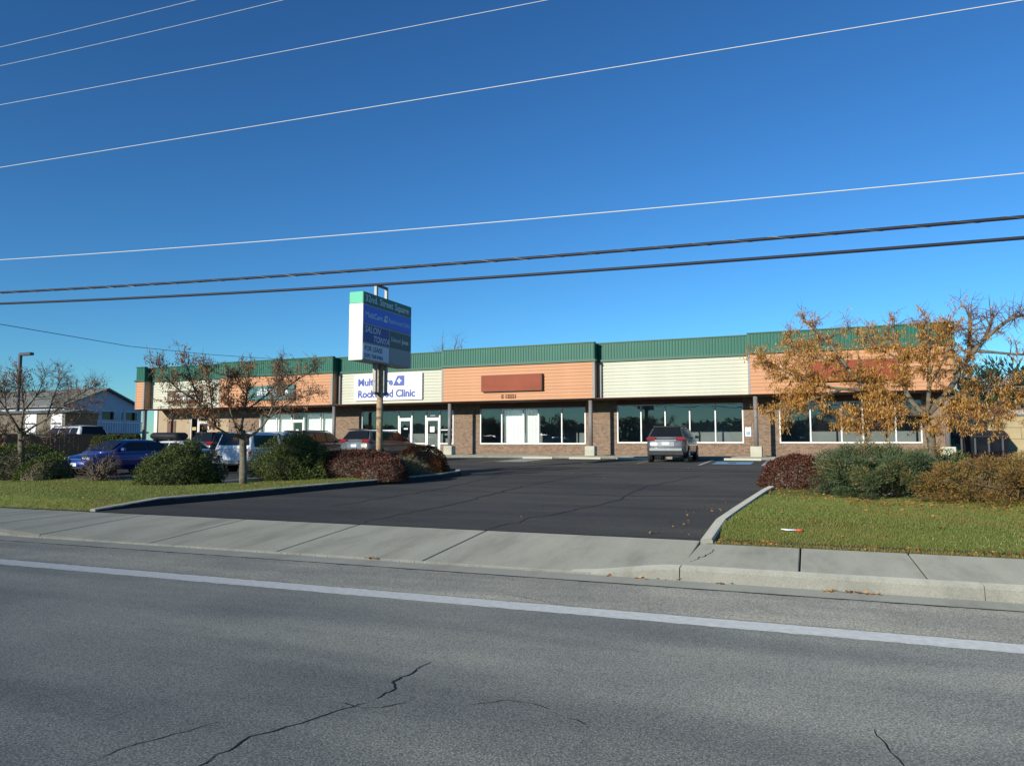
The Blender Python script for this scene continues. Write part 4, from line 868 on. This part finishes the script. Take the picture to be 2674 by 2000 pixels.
# ------------------------------------------------------------------ shrubs
def shrub(name, label, loc, rad, n, mat, seed, style='dome', leaf=((.04, .07), (.02, .035)), lump=.10, box=2.0, stems=0, cat='shrub', core=.80, corem='barkd', rz=0, flat=0, group=None, stemm='bark', clumps=110, skirt=-.1, tuft=.20, rough=.085, fine=.035):
    r = np.random.default_rng(seed); e = empty(name, loc, rz); tag(e, label, cat, group)
    ks = r.normal(size=(7, 3)) * 2.6; ph = r.uniform(0, 6.28, 7)
    k2 = r.normal(size=(9, 3)) * 9; p2 = r.uniform(0, 6.28, 9)
    def lum(d): return 1 + lump * np.sin(d @ ks.T + ph).sum(1) / 2.4 + fine * np.sin(d @ k2.T + p2).sum(1) / 2.6
    def surf(d):
        if box > 2:
            s = (np.abs(d) ** box).sum(1) ** (1 / box); d2 = d / s[:, None]
        else: d2 = d
        return d2 * lum(d)[:, None]
    def dirs(m):
        d = r.normal(size=(m * 3, 3)); d /= np.linalg.norm(d, axis=1, keepdims=True); d = d[d[:, 2] > skirt][:m]; return d
    R3 = np.array(rad)
    if style == 'dome':
        d = dirs(n); rr_ = 1 - np.abs(r.normal(0, rough, len(d))); P = surf(d) * rr_[:, None] * R3
        D = d * .6 + r.normal(0, .7, d.shape) + np.array([0, 0, .15]); t = r.random(len(d))
    else:                                               # spray: tufts that fan outwards
        c = dirs(clumps); C = surf(c) * (1 - np.abs(r.normal(0, .16, len(c))))[:, None] * .90
        idx = r.integers(0, len(c), n); q = r.normal(size=(n, 3)); q /= np.linalg.norm(q, axis=1, keepdims=True); sz = r.uniform(.7, 1.35, len(c))[idx][:, None] * tuft
        dep = np.where(r.random(n) < .22, r.uniform(.45, .95, n), 1.0)[:, None]; P = C[idx] * dep * R3 + q * sz * (r.random(n) ** .4)[:, None] * np.array([1, 1, .8]); D = q * 1.0 + c[idx] * .7 + r.normal(0, .35, (n, 3)) + np.array([0, 0, .25]); t = np.clip(r.random(n) * .7 + r.random(len(c))[idx] * .5 - .1, 0, 1)
    k = P[:, 2] > .02 - loc[2] * 0; P, D, t = P[k], D[k], t[k]
    if flat: P[:, 2] = np.minimum(P[:, 2], flat + r.normal(0, .02, len(P)))
    leafcloud('foliage', P, D, r.uniform(*leaf[0], len(P)), r.uniform(*leaf[1], len(P)), LM[mat], e, seed, t)
    # woody inside, seen only through the gaps
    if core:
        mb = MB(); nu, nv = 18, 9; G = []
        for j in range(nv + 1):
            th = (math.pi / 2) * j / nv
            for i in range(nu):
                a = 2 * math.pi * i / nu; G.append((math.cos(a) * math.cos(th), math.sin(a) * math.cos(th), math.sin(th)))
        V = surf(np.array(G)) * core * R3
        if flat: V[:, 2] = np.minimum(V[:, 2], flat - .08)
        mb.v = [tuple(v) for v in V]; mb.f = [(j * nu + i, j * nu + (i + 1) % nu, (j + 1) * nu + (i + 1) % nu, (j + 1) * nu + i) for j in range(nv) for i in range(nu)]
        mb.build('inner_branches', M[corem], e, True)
    if stems:
        mb = MB(); rs = random.Random(seed)
        for _ in range(stems):
            a = rs.uniform(0, 6.28); L = rs.uniform(.7, 1.02); p = [Vector((rs.uniform(-.15, .15), rs.uniform(-.15, .15), 0))]
            end = Vector((math.cos(a) * rad[0] * L, math.sin(a) * rad[1] * L, rad[2] * rs.uniform(.15, .8)))
            for q in range(1, 7): p.append(p[0].lerp(end, q / 6) + Vector((rs.gauss(0, .04), rs.gauss(0, .04), math.sin(q / 6 * 2.5) * .08)))
            mb.tube(p, [.026 * (1 - .13 * q) for q in range(7)], 5)
        tag(mb.build('stems', M[stemm], e, True), kind='stuff')
    return e
def gz(x, y): return lawn_z(x, y) - .03
shrub('barberry_shrub', 'rounded burgundy barberry shrub at the right end of the driveway', (-.32, 20.3, gz(-.3, 20.3)), (.86, .85, .78), 15000, 'burg', 41, lump=.06, box=2.6)
shrub('juniper', 'big spreading blue-green juniper under the golden tree', (1.55, 18.35, gz(1.5, 18.3)), (1.55, 1.85, 1.10), 62000, 'junb', 42, 'spray', ((.04, .085), (.012, .022)), .16, box=2.9, stems=10, clumps=115, core=0, tuft=.23, skirt=-.3)
shrub('juniper', 'low green juniper under the trunk of the golden tree', (2.6, 20.6, gz(2.6, 20.6)), (1.3, 1.0, 1.05), 16000, 'jun', 46, 'spray', ((.04, .085), (.012, .022)), .12, clumps=70, core=0, tuft=.24)
shrub('juniper', 'half brown sprawling juniper with grey bare stems at the right edge', (4.1, 17.45, gz(4.1, 17.4)), (2.05, 1.8, .98), 58000, 'junr', 43, 'spray', ((.04, .085), (.012, .022)), .20, box=2.9, stems=26, clumps=165, core=0, tuft=.22, skirt=-.12)
shrub('juniper', 'brown tipped juniper beyond the right edge', (7.6, 18.5, gz(7.6, 18.5)), (1.9, 1.7, 1.1), 9000, 'junr', 44, 'spray', ((.07, .15), (.014, .028)), .2, stems=12, clumps=120, core=0)
shrub('barberry_shrub', 'low burgundy hedge behind the golden tree trunk', (4.3, 23.6, lot_z(4, 23.6)), (1.3, .6, .85), 6000, 'burg', 45, box=3)
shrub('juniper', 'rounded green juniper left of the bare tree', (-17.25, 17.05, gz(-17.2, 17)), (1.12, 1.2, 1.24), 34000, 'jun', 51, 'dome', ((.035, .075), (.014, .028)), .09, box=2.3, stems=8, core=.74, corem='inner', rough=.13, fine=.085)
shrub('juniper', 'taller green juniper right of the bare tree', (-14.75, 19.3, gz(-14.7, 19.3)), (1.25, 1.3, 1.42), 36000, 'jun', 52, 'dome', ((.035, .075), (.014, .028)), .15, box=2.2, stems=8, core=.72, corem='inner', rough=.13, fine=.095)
shrub('barberry_shrub', 'long burgundy barberry hedge in front of the sign pole', (-13.2, 20.15, gz(-13.2, 20.1)), (1.35, .75, .84), 17000, 'burg', 53, lump=.05, box=3.0, rz=R(22))
shrub('barberry_shrub', 'low burgundy shrub spilling over the driveway kerb', (-11.95, 19.75, gz(-12, 19.75) - .05), (.78, .75, .66), 8000, 'burg', 54, lump=.08, box=2.4)
shrub('grass_tuft', 'pale straw coloured tuft between burgundy hedge and rusty shrub', (-12.3, 21.6, gz(-12.3, 21.6)), (.75, .85, .62), 6000, 'straw', 55, 'spray', ((.08, .2), (.008, .014)), .1, clumps=60, core=.55)
shrub('barberry_shrub', 'rusty orange-brown rounded shrub at the tip of the planting bed', (-12.9, 24.0, gz(-12.9, 24)), (.90, .90, .92), 13000, 'orangeb', 56, lump=.07, box=2.3)
shrub('dead_shrub', 'leafless brown dead shrub in front of the blue hatchback', (-20.45, 17.0, gz(-20.4, 17)), (.60, .60, 1.10), 2600, 'dead', 57, leaf=((.03, .06), (.006, .012)), lump=.15, stems=60, core=0, stemm='barkd')
shrub('hedge', 'dark green clipped shrub at the left edge below the bare tree', (-25.0, 17.0, gz(-25, 17)), (1.75, 1.1, 1.16), 17000, 'hedge', 58, lump=.08, box=3.0, rz=R(50), stems=8)
shrub('hedge', 'dark low shrub right of the left tree trunk', (-23.0, 17.1, gz(-23, 17)), (.8, .8, .95), 8000, 'hedge', 59, lump=.12, stems=6)
shrub('hedge', 'neatly clipped flat topped green hedge beyond the blue hatchback', (-32.7, 28.2, .35), (1.2, .8, 1.62), 26000, 'hedge', 60, leaf=((.06, .1), (.035, .06)), lump=.03, box=5, flat=1.62, corem='dirt', rz=R(20))

# ------------------------------------------------------------------ background left
def fence_black():
    e = empty('board_fence', (-34.6, 26.3, .3), R(52)); tag(e, 'low black board fence behind the left tree', 'fence')
    for i in range(22):
        b = MB(); b.box(-2.5 + i * .2, -2.5 + i * .2 + .199, 0, .03, 0, 1.74 + .01 * math.sin(i * 2.1)); b.build('board', M['black'], e)
    for z in (.3, 1.2): b = MB(); b.box(-2.5, 1.9, .032, .08, z, z + .1); b.build('rail', M['black'], e)
fence_black()
e = empty('house', (-68.3, 57.1, 0)); tag(e, 'pale two-storey gabled house with dark balcony windows at far left', 'house')
b = MB(); b.loft([[(x, -4.6, 0), (x, 4.6, 0), (x, 4.6, 5.3), (x, 0, 7.1), (x, -4.6, 5.3)] for x in (-16, 0)], True); b.build('wall', M['house'], e)
b = MB()
for s2 in (-1, 1): b.add([(-16.4, 0, 7.32), (.5, 0, 7.32), (.5, s2 * 5.1, 5.28), (-16.4, s2 * 5.1, 5.28), (-16.4, 0, 7.16), (.5, 0, 7.16), (.5, s2 * 5.1, 5.12), (-16.4, s2 * 5.1, 5.12)], [(0, 1, 2, 3), (7, 6, 5, 4), (0, 4, 5, 1), (1, 5, 6, 2), (2, 6, 7, 3), (3, 7, 4, 0)])
b.build('roof', M['roofg'], e)
for y0, y1 in ((-3.9, -1.7), (-1.0, 1.2), (1.9, 4.1)):
    w = MB(); w.box(-.05, .06, y0, y1, 3.95, 4.95); w_ = w.build('window', M['hwhite'], e); g = MB(); g.box(.061, .08, y0 + .08, y1 - .08, 4.02, 4.88); g.build('pane', M['cglass'], w_)
for y in (-4.3, -1.35, 1.55, 4.3): b = MB(); b.box(.9, 1.1, y - .1, y + .1, .2, 5.1); b.build('porch_post', M['house'], e)
b = MB(); b.box(0, 1.2, -4.6, 4.6, 2.6, 2.8); b.build('balcony_floor', M['house'], e)
b = MB(); b.box(1.02, 1.08, -4.4, 4.4, 3.7, 3.8)
for k in range(30): b.box(1.03, 1.07, -4.4 + k * .3, -4.34 + k * .3, 2.8, 3.7)
b.build('railing', M['hwhite'], e)
e = empty('garage', (-51.6, 35.9, .3)); tag(e, 'low grey garage block with white doors left of the gabled house', 'garage')
b = MB(); b.box(-9, 5.0, 0, 2.5, 0, 3.35); b.build('wall', M['sbrown'], e)
b = MB(); b.add([(-9.5, -.3, 3.32), (5.2, -.3, 3.32), (5.2, 1.25, 3.6), (-9.5, 1.25, 3.6), (5.2, 2.8, 3.32), (-9.5, 2.8, 3.32)], [(0, 1, 2, 3), (3, 2, 4, 5), (0, 3, 5), (1, 4, 2), (0, 5, 4, 1)]); b.build('roof', M['roofg'], e)
for x in (-7.5, -4.6, 1.2, 3.7):
    d = MB(); d.bbox(x, x + 1.1, -.06, .02, .1, 3.3, .02); do = d.build('garage_door', M['hwhite'], e)
    s_ = MB(); s_.box(x + .05, x + 1.05, -.07, -.061, 2.55, 2.65); s_.build('door_joint', M['dsteel'], do)
e = empty('brown_house', (-101, 56, 0)); tag(e, 'dark brown roofed house at the far left edge', 'house')
b = MB(); b.box(-9, 9, 0, 9, 0, 5.5); b.build('wall', M['sbrown'], e)
b = MB(); b.add([(-9.6, -.7, 5.4), (9.6, -.7, 5.4), (9.6, 9.7, 5.4), (-9.6, 9.7, 5.4), (-5, 4.5, 10.6), (6.5, 4.5, 10.6)], [(0, 1, 5, 4), (1, 2, 5), (2, 3, 4, 5), (3, 0, 4), (0, 3, 2, 1)]); b.build('roof', M['roofd'], e)
e = empty('street_lamp', (-58.6, 41.0, 0)); tag(e, 'dark square street lamp on a tall pole at far left', 'street lamp')
b = MB(); b.box(-.10, .10, -.10, .10, 0, 8.75); b.build('pole', M['dsteel'], e); b = MB(); b.bbox(.1, 1.35, -.18, .18, 8.55, 8.78, .03); b.build('lamp_head', M['dsteel'], e)
# far trees
def bare(name, label, loc, h, w, seed, per=3.0, dark=True):
    r = random.Random(seed); L = [([(0, 0, 0), (.05 * w, 0, h * .35), (0, .05 * w, h * .6), (.02, 0, h)], h * .022, h * .004)]
    for k in range(9):
        a = r.uniform(0, 6.28); z = h * r.uniform(.28, .6); l = w * r.uniform(.6, 1)
        L.append(([(0, 0, z), (math.cos(a) * l * .4, math.sin(a) * l * .4, z + h * .14), (math.cos(a) * l * .75, math.sin(a) * l * .75, z + h * .30), (math.cos(a) * l, math.sin(a) * l, z + h * .42)], h * .011, h * .003))
    return tree(name, label, loc, 0, L, seed, per, (h * .08, h * .2), 5, (h * .05, h * .1), None, up=.6, bark='barkd', twigbark='barkd')
bare('bare_tree', 'leafless tree top showing over the shop roof', (-37.5, 74, 0), 12.6, 2.6, 71); bare('bare_tree', 'leafless tree between the gabled house and the shops', (-50, 52, 0), 6.3, 2.2, 72); bare('bare_tree', 'small leafless tree against the left end of the shops', (-47.5, 47.5, 0), 5.2, 1.8, 73)
bare('bare_tree', 'leafless tree behind the garage block', (-84, 66, 0), 9.5, 3.5, 74)
def evergreen(label, loc, rad, seed, n=9000, mat='dark'):
    e = shrub('evergreen_tree', label, loc, rad, n, mat, seed, 'spray', ((.3, .6), (.08, .16)), .18, clumps=130, core=.6, cat='tree', skirt=-.6, tuft=.6)
    for c in list(e.children):
        c.location.z = rad[2] * .45
        if c.name.startswith('foliage'): c.name = 'crown'
    t = MB(); t.tube([(0, 0, 0), (0, 0, rad[2] * .6)], .18, 8); t.build('trunk', M['barkd'], e, True); return e
evergreen('olive evergreen behind the tan wall, nearest the shops', (10.6, 60, 0), (2.0, 2.0, 4.2), 81); evergreen('tall dark evergreen behind the tan wall at the right edge', (14.6, 62, 0), (3.0, 2.6, 5.2), 82); evergreen('dark evergreen beyond the right edge', (20, 60, 0), (3.2, 2.8, 5.0), 83)
# ------------------------------------------------------------------ background right
e = empty('block_wall', (6.9, 46.5, .6), R(-1)); tag(e, 'tan concrete block wall right of the shops', 'wall')
bw, bh = 1.2, .6; bme = None
for j in range(4):
    for i in range(15):
        if bme is None: b = MB(); b.bbox(.008, bw - .008, 0, .2, .008, bh - .008, .012); o = b.build('block', M['fencew'], e); bme = o.data
        else: o = bpy.data.objects.new('block', bme); COL.objects.link(o); o.parent = e
        o.location = (i * bw + (.3 if j % 2 else 0), 0, j * bh)
b = MB(); b.box(0, 18.2, .03, .17, 0, 2.38); b.build('wall_core', M['gutter'], e)
b = MB(); b.box(-.05, 18.4, -.05, .25, 2.402, 2.5); b.build('coping', M['gutter'], e)
e = empty('store_shed', (13, 53, 0)); tag(e, 'low grey roofed shed behind the tan wall', 'shed')
b = MB(); b.box(-4, 8, 0, 6, 0, 3.3); b.build('wall', M['tan'], e); b = MB(); b.box(-4.3, 8.3, -.4, 6.4, 3.3, 3.55); b.build('roof', M['pgrey'], e)
e = empty('waste_bin', (7.25, 44.9, .74)); tag(e, 'grey green round waste bin by the tan wall', 'bin')
b = MB(); b.lathe([(.30, 0), (.36, .1), (.38, 1.1), (.36, 1.15)], 'z', (0, 0, 0), 18); b.build('drum', M['sgreen'], e, True); b = MB(); b.lathe([(.40, 1.152), (.40, 1.2), (.22, 1.32), (.02, 1.36)], 'z', (0, 0, 0), 18); b.build('lid', M['dsteel'], e, True)

# small litter on the right lawn: clear tube with an orange-red cap
e = empty('plastic_tube', (-.25, 11.75, lawn_z(-.3, 11.75) + .045), R(6)); e.scale = (.6, .6, .6); tag(e, 'discarded clear plastic tube with orange-red cap on the grass', 'litter')
b = MB(); b.tube([(-.24, 0, .02), (-.12, 0, .0), (.10, .0, 0)], [.008, .02, .022], 10); b.build('tube_body', M['hwhite'], e, True)
b = MB(); b.tube([(.10, 0, 0), (.20, .0, 0), (.26, .0, -.005)], [.028, .030, .016], 10); b.build('cap', M['capm'], e, True)

# ------------------------------------------------------------------ across the road, behind the viewer: what the shop windows mirror
r = np.random.default_rng(90); PP = []; DD = []
for k in range(26):
    x0 = -95 + k * 6.5 + r.uniform(-2, 2); y0 = -46 + r.uniform(-6, 6); hh = r.uniform(4.5, 7); ww = r.uniform(4, 6.5)
    n = 1500; d = r.normal(size=(n, 3)); d /= np.linalg.norm(d, axis=1, keepdims=True); d *= (r.random(n) ** .33)[:, None]
    PP.append(np.stack([x0 + d[:, 0] * ww, y0 + d[:, 1] * ww, hh * .5 + d[:, 2] * hh * .5], 1)); DD.append(r.normal(size=(n, 3)))
tag(leafcloud('far_wood', np.concatenate(PP), np.concatenate(DD), r.uniform(.5, 1.1, 26 * 1500), r.uniform(.3, .6, 26 * 1500), LM['wood'], None, 91), 'line of trees across the road mirrored in the shop windows', 'trees')
